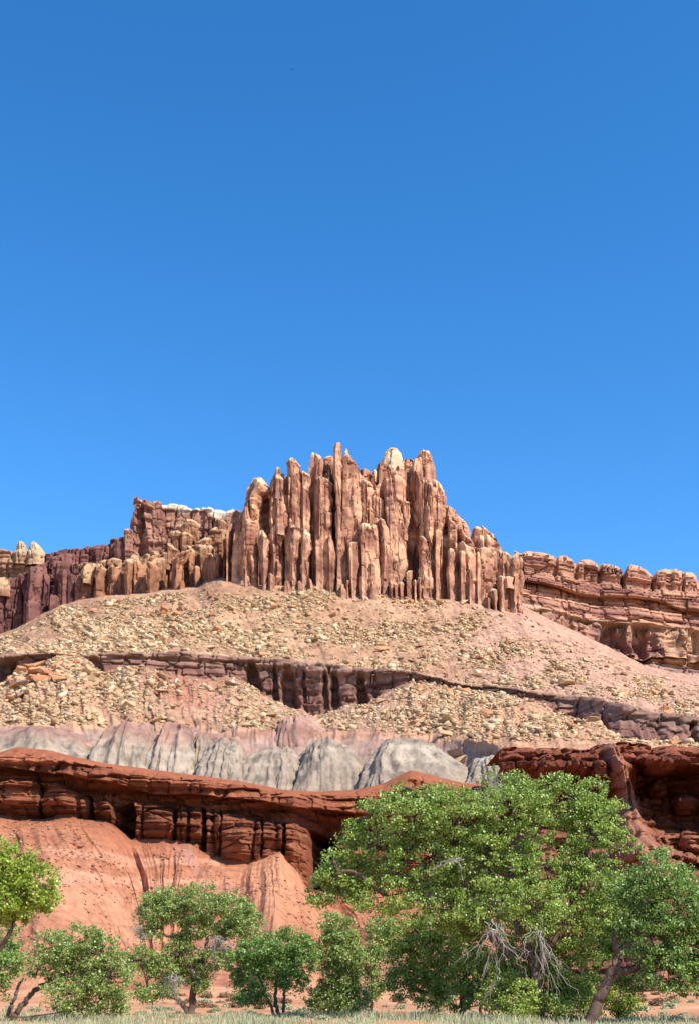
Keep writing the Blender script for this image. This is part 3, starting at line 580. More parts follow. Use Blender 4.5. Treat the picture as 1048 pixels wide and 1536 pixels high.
# second group
pil([(696, 416, 424), (699, 414, 426), (709, 413, 425), (716, 410, 428), (734, 406, 430), (752, 405, 432), (780, 404, 431), (790, 406, 430), (809, 407, 424), (832, 409, 424), (852, 409, 419), (879, 408, 417)], 448, .05, rot=radians(20), block=1.4)
pil([(709, 414, 423), (714, 413, 424), (738, 413, 423)], 446.5, .3)
pil([(745, 413, 428), (765, 412, 430), (788, 412, 429), (792, 414, 426)], 446.3, 0, block=1.4)
pil([(681, 434, 441), (684, 432, 444), (690, 430, 448), (704, 432, 450), (737, 434, 453), (772, 435, 453), (785, 434, 454), (879, 434, 455)], 447, .06, rot=radians(32))
pil([(703, 452, 459), (706, 451, 463), (720, 451, 465), (747, 451, 459), (783, 450, 456), (879, 450, 458)], 449, .05, rot=radians(20))
pil([(782, 436, 449), (789, 433, 452), (804, 434, 452), (817, 432, 446), (832, 433, 447), (879, 434, 447)], 444, .06, rot=radians(22), strat=.8)
pil([(790, 456, 462), (795, 455, 464), (820, 453, 468), (832, 452, 461), (880, 452, 460)], 443, .35, rot=radians(28))
pil([(866, 428, 431), (872, 427, 434), (881, 427, 435)], 442); pil([(868, 447, 452), (881, 447, 453)], 442); pil([(864, 462, 466), (881, 461, 470)], 442)
# centre group
pil([(676, 471, 477), (680, 469, 480), (690, 467, 479), (704, 464, 478), (740, 466, 480), (884, 470, 482)], 455, .06)
pil([(684, 477, 484), (694, 472, 484), (712, 470, 483), (751, 470, 483), (796, 472, 484), (884, 474, 486)], 450, rot=radians(4))
pil([(678, 487, 498), (682, 484, 501), (694, 482, 502), (704, 484, 502)], 455, .2, dep=4)
pil([(710, 479, 498), (714, 479, 499), (741, 480, 497), (796, 482, 495), (820, 476, 496), (886, 475, 499)], 446.5, .05, rot=radians(10), rnd_top=.05)
pil([(806, 475, 481), (812, 473, 482), (850, 474, 483), (886, 474, 484)], 445); pil([(797, 494, 496), (815, 493, 501), (830, 494, 503), (887, 495, 501)], 445.5)
pil([(659, 503, 508), (662, 501, 512), (680, 500.5, 512), (699, 500.5, 512), (728, 503, 511), (764, 504, 512), (796, 505, 514), (813, 505, 515), (887, 503, 517)], 445, .0, 'spire', rot=radians(24), block=1.2)
pil([(666, 519.5, 521), (674, 517, 523), (684, 514, 528), (690, 513, 532), (697, 512, 536), (718, 512, 537), (761, 511, 539), (780, 511, 536), (792, 511, 530), (813, 510, 523), (887, 507, 522)], 446, .09, rot=radians(12))
pil([(808, 525, 533), (812, 523, 535), (826, 522, 535), (845, 524, 536), (862, 524, 533), (890, 526, 532)], 443, .05, rot=radians(24))
pil([(872, 511, 515), (888, 509, 519)], 442.5); pil([(866, 519, 523), (888, 517, 524)], 443)
pil([(697, 538, 543), (701, 537, 549), (710, 537, 556), (723, 537, 562), (738, 537, 567), (760, 538, 568), (775, 538, 568), (800, 538, 568), (890, 538, 568)], 449, .0, rot=radians(16), strat=.4)
pil([(777, 543, 559), (780, 539, 561), (797, 538, 562), (806, 536, 562), (837, 538, 562), (892, 538, 567)], 444, .14, rot=radians(14), rnd_top=.06)
pil([(838, 552, 560), (845, 549, 562), (893, 549, 566)], 442.6, rot=radians(24)); pil([(860, 538, 545), (892, 538, 548)], 442.5)
pil([(800, 562, 566), (815, 562, 568), (892, 564, 571)], 446.5)
pil([(774, 567, 573), (779, 567, 576), (797, 570, 582), (826, 570, 585), (866, 570, 583), (892, 571, 580)], 446, .04, rot=radians(22))
# right towers
pil([(665.6, 585, 593), (669, 580, 597), (675, 577, 601), (683, 573, 605), (692, 570, 606), (704, 569, 606)], 458, 1.0, 'dome', rnd_top=.5, ex=2.3)
pil([(690, 573, 582), (694, 568, 584), (710, 566, 584), (731, 566, 583)], 454, .0, rot=radians(10))
pil([(700, 559, 565), (704, 557, 568), (713, 558, 568)], 454, 1.0)
pil([(713, 584, 592), (717, 582, 594), (735, 582, 595), (762, 582, 596)], 452, .05); pil([(724, 568, 580), (728, 566, 585), (738, 568, 585), (765, 568, 585)], 452.5, .2)
pil([(694, 596, 602), (698, 594, 604), (715, 595, 604), (732, 596, 601)], 456, .2)
pil([(683, 604, 618), (686, 603, 621), (720, 602, 621), (800, 603, 622)], 460, 0, rnd_top=.03)
pil([(757, 580, 598), (762, 577, 600), (772, 577, 602), (785, 578, 605), (812, 583, 606), (838, 583, 607), (868, 583, 600), (895, 583, 600)], 446.5, .1, rot=radians(12), rnd_top=.08)
for a_, b_, t_ in ((584, 590, 870), (591, 597, 871), (599, 605, 869), (609, 617, 852), (620, 625, 866), (626, 631, 862)):
    pil([(t_, a_ + 1, b_ - 1), (t_ + 4, a_, b_), (899, a_ + 1, b_)], 443.5, .12)
pil([(748, 603, 608), (752, 602, 613), (775, 606, 613), (800, 606, 610)], 450, .1)
pil([(665.6, 635, 641), (669, 631, 644), (675, 629, 647), (684, 628, 649), (700, 628, 650), (714, 628, 651), (740, 627, 652), (765, 628, 652)], 452, .1, 'spire', rot=radians(26))
pil([(682, 622, 629), (690, 620, 630), (701, 618, 631), (726, 618, 632), (742, 619, 632), (758, 622, 630), (768, 624, 628)], 452.5, .0, rot=radians(18))
pil([(699, 620, 628), (703, 618, 630), (722, 620, 641), (740, 618, 641), (757, 622, 640), (774, 626, 630)], 449.5, .04, rot=radians(14))
pil([(715, 651, 657), (718, 647, 660), (725, 644, 664), (741, 642, 665), (765, 642, 665), (785, 645, 664), (800, 648, 662), (900, 649, 662)], 450, .08, rot=radians(24), strat=.7)
pil([(759, 636, 644), (764, 633, 648), (785, 634, 651), (800, 636, 651)], 448.5, .0)
pil([(800, 634, 638), (804, 631, 640), (829, 629, 646), (845, 630, 649), (862, 631, 649), (900, 632, 649)], 444.5, .05, rot=radians(26), strat=.9)
pil([(786, 654, 660), (791, 652, 662), (819, 652, 660), (850, 652, 660), (901, 653, 659)], 444, .1, rot=radians(18), dep=7)
pil([(750, 670, 675), (753, 667, 680), (758, 665, 685), (769, 664, 694), (780, 664, 700), (799, 664, 702), (830, 662, 702)], 455, .04, rot=radians(20), rnd_top=.3, label='rounded orange sandstone block on the right shoulder')
# right lower buttresses
pil([(799, 664, 672), (806, 661, 676), (822, 662, 676), (900, 662, 676)], 453, .3)
pil([(818, 674, 679), (822, 672, 681), (850, 671, 681), (902, 671, 681)], 446, .15, rot=radians(22))
pil([(808, 674, 682), (812, 672, 688), (830, 678, 690), (905, 680, 692)], 449, .2, rot=radians(18))
pil([(806, 690, 702), (810, 686, 706), (818, 688, 711), (850, 692, 713), (906, 694, 715)], 446, .16, rot=radians(24))
pil([(822, 689, 697), (845, 689, 698), (906, 690, 699)], 444.8, .1, rot=radians(20)); pil([(850, 702, 708), (907, 702, 710)], 444.5, rot=radians(20))
pil([(785, 714, 719), (789, 711, 722), (801, 709, 722), (823, 711, 724)], 452, .2); pil([(787, 722, 732), (791, 721, 736), (803, 722, 737), (815, 722, 740)], 453, .15)
pil([(800, 717, 724), (804, 716, 726), (816, 717, 726)], 450, .5, ex=2.4, rnd_top=.5); pil([(799, 728, 734), (803, 726, 736), (816, 727, 737)], 450, .5, ex=2.4, rnd_top=.5)
pil([(795, 735, 738), (802, 732, 743), (812, 730, 746), (826, 726, 748)], 453, .1)
pil([(815, 721, 744), (820, 715, 747), (850, 715, 747), (870, 716, 742), (890, 717, 734), (909, 718, 729)], 447.5, .06, rot=radians(18))
pil([(824, 714, 721), (860, 714, 722), (908, 715, 722)], 446, .06)
pil([(821, 748, 753), (825, 746, 756), (860, 746, 758), (915, 747, 758)], 449, .1)
pil([(824, 755, 764), (828, 752, 768), (862, 752, 770), (917, 752, 770)], 449, .06, rot=radians(14))
pil([(826, 770, 774), (832, 767, 778), (841, 766, 783), (867, 766, 785), (894, 766, 781), (921, 766, 785)], 446, .1, rot=radians(30))
pil([(860, 749, 755), (863, 748, 757), (914, 748, 756)], 444.5, .1, rot=radians(20)); pil([(861, 756, 769), (864, 756, 770), (872, 758, 769)], 444.5, .4)
pil([(879, 737, 742), (883, 734, 745), (895, 738, 746), (913, 741, 745)], 444, .15); pil([(893, 730, 735), (911, 731, 735)], 444)

# ---------------------------------------------------------------- left wall
lw = empty('cliff_wall', tuple(P(200, 890, 480)), 'long broken cliff wall with a stubby butte and cream capped buttresses left of the castle', 'cliff')
def lp(rows, Y, cap=0, n='buttress', pal=TANW, **k): return column(n, rows, Y, pal, lw, cap, **k)
wall('back_wall', curve([(-300, 880), (-60, 872), (0, 868), (34, 858), (69, 838), (113, 842), (190, 842), (250, 826), (300, 815), (346, 800)]), curve([(-300, 985), (0, 965), (60, 935), (115, 914), (300, 896), (350, 890)]), 480, 34, MAUV, lw, -300, 118, 1.0, 1.2, .35, flute=1.6)
wall('back_wall', curve([(-300, 880), (-60, 872), (0, 868), (34, 858), (69, 838), (113, 842), (190, 842), (250, 826), (300, 815), (346, 800)]), curve([(-300, 985), (0, 965), (60, 935), (115, 914), (300, 896), (350, 890)]), 480, 34, TANW, lw, 116, 348, 1.0, 1.2, .35, flute=1.6)
wall('back_ridge', curve([(66, 832), (76, 828), (99, 822), (130, 816), (162, 813), (166, 807), (184, 804), (192, 806)]), curve([(60, 870), (195, 860)]), 496, 20, MAUV, lw, 66, 196, .8, 1, .7)
wall('far_ledge', curve([(-300, 828), (-60, 822), (0, 820), (38, 828), (76, 834)]), curve([(-300, 900), (90, 890)]), 520, 30, CREAM, lw, -300, 84, 1.0, .8, 1.0)
lp([(807, 26, 32), (810, 22, 36), (818, 20, 38), (836, 18, 42)], 516, .7, pal=CREAM, rnd_top=.5, n='knob', ex=2.6, strat=.6); lp([(806, 46, 49), (812, 42, 54), (820, 40, 60), (838, 36, 70)], 515, .7, pal=CREAM, rnd_top=.5, n='knob', ex=2.6, strat=.6)
lp([(841, 42, 54), (846, 40, 60), (856, 38, 64), (880, 36, 63), (893, 34, 61), (931, 33, 63)], 474, 0, pal=MAUV, rot=radians(16))
lp([(857, 62, 68), (862, 60, 72), (884, 60, 72), (895, 61, 67)], 476, 0, pal=MAUV); lp([(850, 88, 98), (856, 87, 101), (914, 86, 100)], 476, 0, pal=MAUV, rot=radians(22))
lp([(888, 76, 84), (896, 74, 86), (926, 73, 83)], 475, 0, pal=MAUV); lp([(856, 101, 111), (862, 100, 114), (912, 99, 113)], 477, 0, pal=MAUV, rot=radians(22))
lp([(828, 72, 86), (833, 69, 92), (845, 68, 98), (862, 68, 96)], 481, .1, pal=MAUV); lp([(826, 92, 104), (831, 88, 110), (845, 90, 113), (858, 92, 112)], 482, .1, pal=MAUV)
lp([(870, -50, 6), (876, -56, 11), (956, -60, 12)], 476, 0, pal=MAUV); lp([(868, -160, -90), (960, -180, -80)], 474, 0, pal=MAUV); lp([(862, 0, 8), (872, -4, 12), (884, 0, 12)], 476, .8, pal=TANW)
lp([(840, 126, 138), (845, 121, 141), (856, 119, 139), (864, 122, 136)], 472, 1, n='knob', rnd_top=.4); lp([(856, 116, 134), (866, 115, 136), (908, 114, 138)], 476, 0)
lp([(842, 144, 154), (846, 142, 158), (870, 142, 154), (903, 142, 156)], 472, .2, rot=radians(24)); lp([(840, 163, 180), (846, 160, 184), (903, 160, 184)], 475, .14)
lp([(838, 187, 195), (843, 185, 198), (870, 185, 196), (900, 186, 195)], 470, .1, rot=radians(20)); lp([(836, 199, 213), (842, 197, 217), (866, 197, 216), (898, 197, 214)], 474, .12)
lp([(841, 224, 234), (845, 221, 237), (866, 221, 236), (884, 222, 233), (898, 222, 229)], 468, .06, rot=radians(20)); lp([(832, 232, 244), (838, 230, 248), (870, 236, 244), (895, 238, 242)], 475, .25)
lp([(821, 266, 282), (826, 261, 285), (834, 258, 280), (844, 258, 273), (892, 256, 270)], 466, .08, rot=radians(26)); lp([(820, 280, 294), (824, 278, 297), (840, 281, 292), (866, 284, 291), (890, 284, 292)], 470, .16)
lp([(845, 292, 296), (849, 291, 299), (876, 291, 299), (890, 291, 299)], 466, .1, rot=radians(24)); lp([(815, 303, 314), (820, 300, 318), (846, 301, 313), (884, 302, 312)], 470, .16)
lp([(827, 312, 322), (831, 311, 326), (880, 312, 325)], 466, .14, rot=radians(18)); lp([(826, 326, 329), (830, 324, 331), (878, 325, 330)], 464, .1); lp([(824, 334, 340), (880, 333, 342)], 466, .05); lp([(868, 269, 275), (890, 268, 276)], 464)
for x_, y_, r_, Y_ in ((272, 777, 11, 480), (266, 792, 8, 478), (278, 794, 8, 478), (289, 776, 8, 482), (308, 800, 12, 478), (302, 812, 8, 474), (316, 814, 8, 474), (331, 772, 9, 482), (325, 786, 9, 480), (333, 790, 8, 480), (256, 812, 7, 474), (248, 824, 6, 474), (284, 815, 8, 474), (236, 824, 9, 478), (220, 826, 10, 480), (205, 828, 11, 480), (170, 834, 9, 480), (152, 836, 8, 480), (195, 834, 8, 476)):
    lp([(y_, x_ - r_ * .5, x_ + r_ * .5), (y_ + r_ * .5, x_ - r_, x_ + r_), (y_ + r_ * 1.6, x_ - r_ * .9, x_ + r_ * .9), (y_ + r_ * 3.4, x_ - r_, x_ + r_ * .8)], Y_ + 3, .3, 'knob', CREAM if x_ % 3 == 0 else TANW, rnd_top=.25, ex=4, strat=.8)
lp([(739, 200, 207), (743, 198, 213), (760, 199, 213), (777, 195, 214), (800, 196, 216), (850, 194, 220)], 492, .04, 'butte', BUTT, rot=radians(30), strat=1.0, rnd_top=.04)
lp([(741, 206, 226), (744, 204, 229), (776, 206, 231), (800, 206, 240), (850, 205, 250)], 490, .05, 'butte', BUTT, rot=radians(10), strat=1.1, rnd_top=.04)
lp([(745, 229, 236), (750, 228, 239), (775, 229, 242), (850, 230, 256)], 491, .06, 'butte', BUTT, rot=radians(12), strat=1.1)
lp([(789, 188, 194), (794, 186, 198), (850, 186, 200)], 489, .1, 'butte', BUTT, strat=1.1); lp([(804, 176, 186), (812, 172, 188), (850, 172, 190)], 491, .1, pal=MAUV)
wall('capped_slab', curve([(234, 757), (242, 755), (258, 753), (271, 754), (290, 760), (297, 757), (310, 758), (323, 762), (342, 765), (350, 762), (362, 770)]), curve([(234, 840), (362, 850)]), 497, 24, dict(BUTT, cap=lin((240, 222, 196))), lw, 234, 362, .8, .6, 1.0, cap=.10)

# ---------------------------------------------------------------- layered cliffs at right
def build_layers():
    xs = np.arange(770, 1360, 1.0)
    S = curve([(770, 826), (781, 831), (784, 829), (789, 826.5), (808, 829), (828, 834), (833, 837), (838, 833.5), (848, 833), (857, 839), (863, 846), (868, 841), (876, 839), (887, 840), (897, 850), (901, 846), (913, 846), (926, 853), (934, 864), (936, 858), (940, 850), (945, 847), (961, 850), (970, 858), (979, 866), (981, 860), (985, 857), (998, 853), (1014, 853), (1025, 857), (1038, 858), (1043, 863), (1046, 874), (1052, 880), (1100, 884), (1180, 876), (1360, 900)])
    A = curve([(770, 868), (783, 870), (836, 882), (876, 895), (918, 898), (956, 899), (998, 903), (1022, 917), (1048, 919), (1360, 940)])
    B = curve([(770, 904), (783, 906), (836, 917), (889, 930), (969, 935), (1048, 945), (1360, 965)])
    Cc = curve([(770, 935), (836, 955), (880, 972), (929, 983), (998, 986), (1035, 991), (1360, 1010)])
    E = lambda x: CBASE(x) + 14
    off = lambda f, d: (lambda x: f(x) + d)
    lerp = lambda a, b, t: (lambda x: a(x) * (1 - t) + b(x) * t)
    y = lambda k: curve([(770, 505 + k), (900, 520 + k), (1048, 530 + k), (1360, 540 + k)])
    G, v, PX, PY = loft([(off(S, 3), y(36), 3), (S, y(20), 6), (lerp(S, A, .12), y(13), 14), (lerp(S, A, .5), y(11), 20), (lerp(S, A, .93), y(7), 4), (A, y(10), 4), (off(A, 1), y(14), 14), (lerp(A, B, .5), y(9), 16), (off(B, -1), y(3), 4), (B, y(0), 12), (lerp(B, Cc, .6), y(-2), 12), (Cc, y(-4), 4), (off(Cc, 1.5), y(1), 16), (off(Cc, 16), y(-4), 12), (lambda x: np.maximum(E(x), Cc(x) + 20), y(-12), 0)], xs)
    V = v[:, None] + 0 * PX; z = G[..., 2] + .09 * (G[..., 0] - 110) * .35 + 1.0 * fbm(G * .03, 2, 600)
    f1, f21, idv = cells(np.stack([G[..., 0] * .10, 0 * z, z * .16], -1), 610)
    d = 2.6 * steps(z, 3.6, 61) + 1.5 * steps(z, 1.5, 62) + .7 * steps(z, .7, 63) + 2.6 * (idv - .5) - 1.3 * (1 - sstep(0, .08, f21)) + 2.6 * fbm(G * [.06, .06, .05], 4, 620) + .5 * fbm(G * .3, 3, 625)
    # the upper domes separated by clefts, shadowed chimneys in the lower cliff
    for cx_, hw_, dd in ((833, 2.5, 2), (864, 3, 2.5), (899, 3, 2.5), (935, 3, 8), (981, 3, 7), (1004, 6, 3), (1026, 2, 4)):
        d -= dd * (1 - sstep(.4, 1.3, np.abs(PX - cx_) / hw_)) * (1 - sstep(2.5, 3.6, V))
    lowc = sstep(8.9, 9.1, V) * (1 - sstep(12.5, 13, V))
    for cx_, hw_, dd in ((852, 7, 3), (915, 12, 5), (934, 6, 4), (962, 12, 9), (1040, 10, 5)):
        d -= dd * (1 - sstep(.5, 1.2, np.abs(PX - cx_ - 4 * perlin(np.stack([0 * z + cx_, 0 * z, z * .2], -1), 9)) / hw_)) * lowc
    d -= 6 * lowc * np.exp(-((PX - 930) / 75) ** 4) * sstep(-.25, .3, fbm(np.stack([PX * .03, 0 * z, z * .12], -1), 3, 650)) * (1 - sstep(10.6, 11.3, V))
    d = d * sstep(.5, 1.5, V)
    G[..., 1] -= d
    n1 = fbm(G * .05, 4, 630)
    c = mix(lin((136, 90, 78)), lin((200, 148, 118)), np.clip(.5 + 1.2 * steps(z, 2.2, 64) + .7 * n1, 0, 1))
    capm = (1 - sstep(1.5, 2.2, V + .6 * n1)); c = mix(c, lin((222, 182, 146)), capm * .7)
    c = mix(c, lin((150, 112, 106)), lowc * sstep(-.2, .4, fbm(G * [.05, .05, .02], 3, 640)) * .75)
    shelf = np.exp(-((V - 8.7) / .5) ** 2); c = mix(c, lin((226, 190, 154)), shelf * .6)
    c = mix(c, lin((222, 180, 138)), lowc * sstep(985, 1010, PX) * .6)
    c = mix(c, lin((180, 142, 128)), sstep(12.6, 13, V) * .8)
    c = mix(c, lin((126, 84, 76)), sstep(.2, .6, fbm(G * [.12, .12, .03], 3, 645)) * .7)
    o = mesh_obj('layered_cliff', G, grid_faces(*PX.shape)[:, ::-1], M_STRATA, col=c * .8, smooth=True)
    o.data.set_sharp_from_angle(angle=radians(40))
    tag(o, 'stepped layered sandstone cliff with rounded domes on top, right of the castle', 'cliff')
build_layers()

# ---------------------------------------------------------------- rocks
def rock_shape(rng, k=3):
    import bmesh
    pts = rng.uniform(-1, 1, (11, 3)); pts /= np.maximum(np.abs(pts).max(1, keepdims=True), 1e-3) ** .75
    pts *= [1, .85, .62]
    bm = bmesh.new()
    for q in pts: bm.verts.new(q)
    r = bmesh.ops.convex_hull(bm, input=bm.verts[:])
    bmesh.ops.delete(bm, geom=[g for g in r['geom_interior'] if isinstance(g, bmesh.types.BMVert)], context='VERTS')
    bmesh.ops.triangulate(bm, faces=bm.faces[:]); bm.verts.index_update()
    V = np.array([v.co[:] for v in bm.verts]); Fc = np.array([[v.index for v in f.verts] for f in bm.faces]); bm.free()
    return V, Fc
ROCKS = [rock_shape(RNG) for _ in range(26)]
def rotm(rng, tilt=.35):
    a = rng.uniform(0, 2 * pi); b, c = rng.normal(0, tilt, 2)
    Rz = np.array([[cos(a), -sin(a), 0], [sin(a), cos(a), 0], [0, 0, 1]]); Rx = np.array([[1, 0, 0], [0, cos(b), -sin(b)], [0, sin(b), cos(b)]]); Ry = np.array([[cos(c), 0, sin(c)], [0, 1, 0], [-sin(c), 0, cos(c)]])
    return Rx @ Ry @ Rz
cell_a = np.linalg.norm(np.cross(HG[1:, :-1] - HG[:-1, :-1], HG[:-1, 1:] - HG[:-1, :-1]), axis=-1)
pxc = HPX[:-1, :-1]; pyc = HPY[:-1, :-1]; vc = HV[:-1, :-1]
DENS = density(pxc, pyc, vc); wgt = DENS * cell_a * ((pxc > -120) & (pxc < 1180)); wgt = np.clip(wgt, 0, None)
cum = np.cumsum(wgt.ravel()); cum /= cum[-1]
def sample(n):
    idx = np.searchsorted(cum, RNG.random(n)); i, j = np.unravel_index(np.clip(idx, 0, cum.size - 1), wgt.shape)
    a, b = RNG.random(n)[:, None], RNG.random(n)[:, None]
    p = HG[i, j] * (1 - a) * (1 - b) + HG[i + 1, j] * a * (1 - b) + HG[i, j + 1] * (1 - a) * b + HG[i + 1, j + 1] * a * b
    return p, pxc[i, j], pyc[i, j], vc[i, j]
def build_rubble(n=56000):
    p, px, py, v = sample(n); size = np.clip(np.exp(RNG.normal(-1.25, .6, n)), .11, 1.35) * (1 - .2 * (px > 560) * 0)
    Vs, Fs, base = [], [], 0
    mats = [rotm(RNG) for _ in range(300)]
    for k in range(n):
        rv, rf = ROCKS[k % len(ROCKS)]; s = size[k] * np.array([1.2, 1, .65 + .2 * (k % 3)])
        q = (rv * s) @ mats[k % 300].T + p[k] + [0, 0, .22 * size[k]]
        Vs.append(q); Fs.append(rf + base); base += len(rv)
    o = mesh_obj('rubble', np.concatenate(Vs), np.concatenate(Fs), M_RUB); tag(o, 'countless small tan sandstone chips strewn over the talus slopes', 'rubble', kind='stuff')
build_rubble()
def build_red_gravel(n=3800):
    rng = np.random.default_rng(8); i = rng.integers(0, len(RED_PTS), n * 3); p = RED_PTS[i]
    k = fbm(p * .06, 3, 720) + rng.uniform(-.4, .4, len(p)) + .012 * (p[:, 2] - 20); p = p[k > .1][:n]; n = len(p)
    size = np.clip(np.exp(rng.normal(-2.0, .5, n)), .06, .5); Vs, Fs, base = [], [], 0; mats = [rotm(rng) for _ in range(60)]
    for k in range(n):
        rv, rf = ROCKS[k % len(ROCKS)]; Vs.append((rv * size[k] * [1.2, 1, .6]) @ mats[k % 60].T + p[k] + [0, 0, .1 * size[k]]); Fs.append(rf + base); base += len(rv)
    o = mesh_obj('gravel', np.concatenate(Vs), np.concatenate(Fs), M_GRAV); tag(o, 'loose red stones scattered over the orange slope below the ledge cliff', 'gravel', kind='stuff')
build_red_gravel()
def nearest_on_hill(px, py):
    d = (pxc - px) ** 2 + (pyc - py) ** 2 + (vc > 4.95) * 1e5; i, j = np.unravel_index(np.argmin(d), d.shape); return HG[i, j]
def boulder_mesh(name, mat, seed):
    """an angular block with worn edges and a little surface relief"""
    import bmesh
    rng = np.random.default_rng(seed); V, Fc = rock_shape(rng)
    bm = bmesh.new(); vs = [bm.verts.new(q) for q in V]
    for f in Fc: bm.faces.new([vs[i] for i in f])
    bmesh.ops.dissolve_limit(bm, angle_limit=radians(8), verts=bm.verts[:], edges=bm.edges[:])
    bmesh.ops.bevel(bm, geom=bm.edges[:], offset=.07, segments=1, affect='EDGES', clamp_overlap=True)
    bmesh.ops.triangulate(bm, faces=bm.faces[:])
    bmesh.ops.subdivide_edges(bm, edges=bm.edges[:], cuts=1, use_grid_fill=True)
    co = np.array([v.co[:] for v in bm.verts]); d = .05 * fbm(co * 2.2 + seed, 3, seed)
    for v, dd in zip(bm.verts, d): v.co += v.normal * float(dd)
    me = bpy.data.meshes.new(name); bm.to_mesh(me); bm.free(); me.materials.append(mat)
    return me
BM = {(c, k): boulder_mesh('boulder', m, 40 + 9 * k + j * 100) for j, (c, m) in enumerate((('tan', M_BTAN), ('orange', M_BORA), ('mauve', M_BMAU))) for k in range(6)}
def boulder(p, size, colr, label, group=None, k=0, flat=1.0, tilt=.3):
    o = bpy.data.objects.new('boulder', BM[(colr, k % 6)]); COL.objects.link(o)
    o.location = (float(p[0]), float(p[1]), float(p[2] + size * .28 * flat)); o.scale = (size * 1.2, size, size * flat)
    o.rotation_euler = (random.gauss(0, tilt), random.gauss(0, tilt), random.uniform(0, 6.28))
    return tag(o, label, 'boulder', group)
heroes = [(692, 1138, 5.2, 'tan', 'large cream boulder lying at the right end of the grey dome of clay'), (683, 1126, 3.4, 'mauve', 'purple brown boulder resting just above the large cream boulder'),
    (572, 978, 2.9, 'orange', 'rust orange block perched above the middle of the mauve ledge'), (346, 916, 2.6, 'orange', 'square rust red block on the talus under the castle left foot'), (374, 913, 2.5, 'orange', 'flat rust red slab beside the square red block below the castle'),
    (849, 1033, 3.4, 'tan', 'pale cream slab on the talus above the right end of the mauve ledge'), (632, 968, 3.2, 'tan', 'biggest cream boulder in the pale rock streak right of centre'), (224, 920, 2.2, 'orange', 'brown red slab high on the left talus beneath the tan buttresses'),
    (733, 1080, 3.2, 'orange', 'orange brown boulder with a dark hollow on the lower right talus'), (20, 1058, 3.2, 'orange', 'dark orange boulder at the left edge below the orange heap'), (672, 1090, 2.8, 'tan', 'tan boulder standing over the pale wedge of clay'), (166, 1107, 2.9, 'orange', 'rust brown boulder in the pebbled gully by the first pale clay mound')]
for k, (px, py, s, c_, lab) in enumerate(heroes):
    s *= .62 if py > 1110 else 1
    p = nearest_on_hill(px, py)
    if py > 1100: p = P(px, py + 6, 268 if px > 600 else 284)
    boulder(p, s * .72, c_, lab, None, k, .75, .2)
for k, (px, py, s) in enumerate(((33, 1014, 2.6), (45, 1007, 3), (58, 1012, 3.4), (70, 1018, 3), (84, 1024, 3), (92, 1030, 2.6), (62, 1026, 3.2), (48, 1024, 2.6), (36, 1028, 2.6), (28, 1036, 2.4), (76, 1005, 3), (60, 1001, 2.6), (20, 1024, 2.2), (116, 1010, 3.2), (88, 1010, 2.6), (40, 1036, 2.2))):
    boulder(nearest_on_hill(px, py), s * .8, 'orange', 'orange slab in the tumbled heap below the left end of the mauve ledge', 'orange slabs heaped below the left end of the mauve ledge', k, .6, .35)
p, px, py, v = sample(2600); sz = np.clip(np.exp(RNG.normal(-.15, .36, len(px))), .6, 2.5); inb = (px > 4) & (px < 1044) & (py < np.where(px < 745, RIM(px) - 12, 1118)) & (py > 880)
order = np.argsort(-sz * inb)[:272]
for k, i in enumerate(order):
    up = v[i] > 2.9; side = 'left' if px[i] < 330 else ('centre' if px[i] < 600 else 'right'); u = RNG.random()
    c_ = 'orange' if u < .13 else ('mauve' if u < .18 else 'tan')
    cn = {'orange': 'rust orange', 'tan': 'tan', 'mauve': 'purple brown'}[c_]; big = 'large' if sz[i] > 1.5 else 'small'
    where = {('left', 1): 'on the dense talus below the left cliff wall', ('centre', 1): 'on the talus straight below the castle', ('right', 1): 'on the right flank above the mauve ledge',
             ('left', 0): 'on the lower left talus above the clay mounds', ('centre', 0): 'among the pink clay beneath the mauve ledge', ('right', 0): 'on the lower right talus above the red cliff'}[(side, int(up))]
    boulder(p[i], sz[i] * .95, c_, f'{big} {cn} angular boulder {where}', f'{big} {cn} boulders {where}', k, .8)

# ---------------------------------------------------------------- foliage
def leaf_cloud(centers, radii, per, size, rng, up=.35, flat=.75, ori=None):
    """diamond leaves scattered through clumps; returns V, F"""
    n = len(centers) * per
    c = np.repeat(centers, per, 0); r = np.repeat(radii, per)
    d = rng.normal(0, 1, (n, 3)); d /= np.linalg.norm(d, axis=1, keepdims=True); rad = rng.random(n) ** .5
    pos = c + d * (rad * r)[:, None] * [1, 1, flat]
    nrm = d * .6 + rng.normal(0, .75, (n, 3)) + [0, 0, up]; nrm /= np.linalg.norm(nrm, axis=1, keepdims=True)
    t = rng.normal(0, 1, (n, 3)) + [0, 0, -.7]; t -= nrm * (t * nrm).sum(1, keepdims=True); t /= np.linalg.norm(t, axis=1, keepdims=True) + 1e-9
    b = np.cross(nrm, t); s = size * rng.uniform(.65, 1.25, n)[:, None]
    V = np.stack([pos - t * s * .5, pos + b * s * .40 - t * s * .05 + nrm * s * .08, pos + t * s * .55, pos - b * s * .40 - t * s * .05 + nrm * s * .08], 1).reshape(-1, 3)
    Fq = np.arange(n * 4).reshape(n, 4)
    return V, Fq
def tube(path, r0, r1, sides=6, wob=0.0, rng=None):
    path = np.asarray(path, float); n = len(path); t = np.gradient(path, axis=0); t /= np.linalg.norm(t, axis=1, keepdims=True) + 1e-9
    ref = np.array([.3, 1, .2]); u = np.cross(t, ref); u /= np.linalg.norm(u, axis=1, keepdims=True) + 1e-9; w = np.cross(t, u)
    r = np.linspace(r0, r1, n)[:, None]
    if rng is not None and wob: r = r * (1 + wob * rng.normal(0, 1, (n, 1)))
    a = np.linspace(0, 2 * pi, sides, endpoint=False)
    V = path[:, None, :] + r[..., None] * (np.cos(a)[None, :, None] * u[:, None] + np.sin(a)[None, :, None] * w[:, None])
    return V.reshape(-1, 3), grid_faces(n, sides, True)
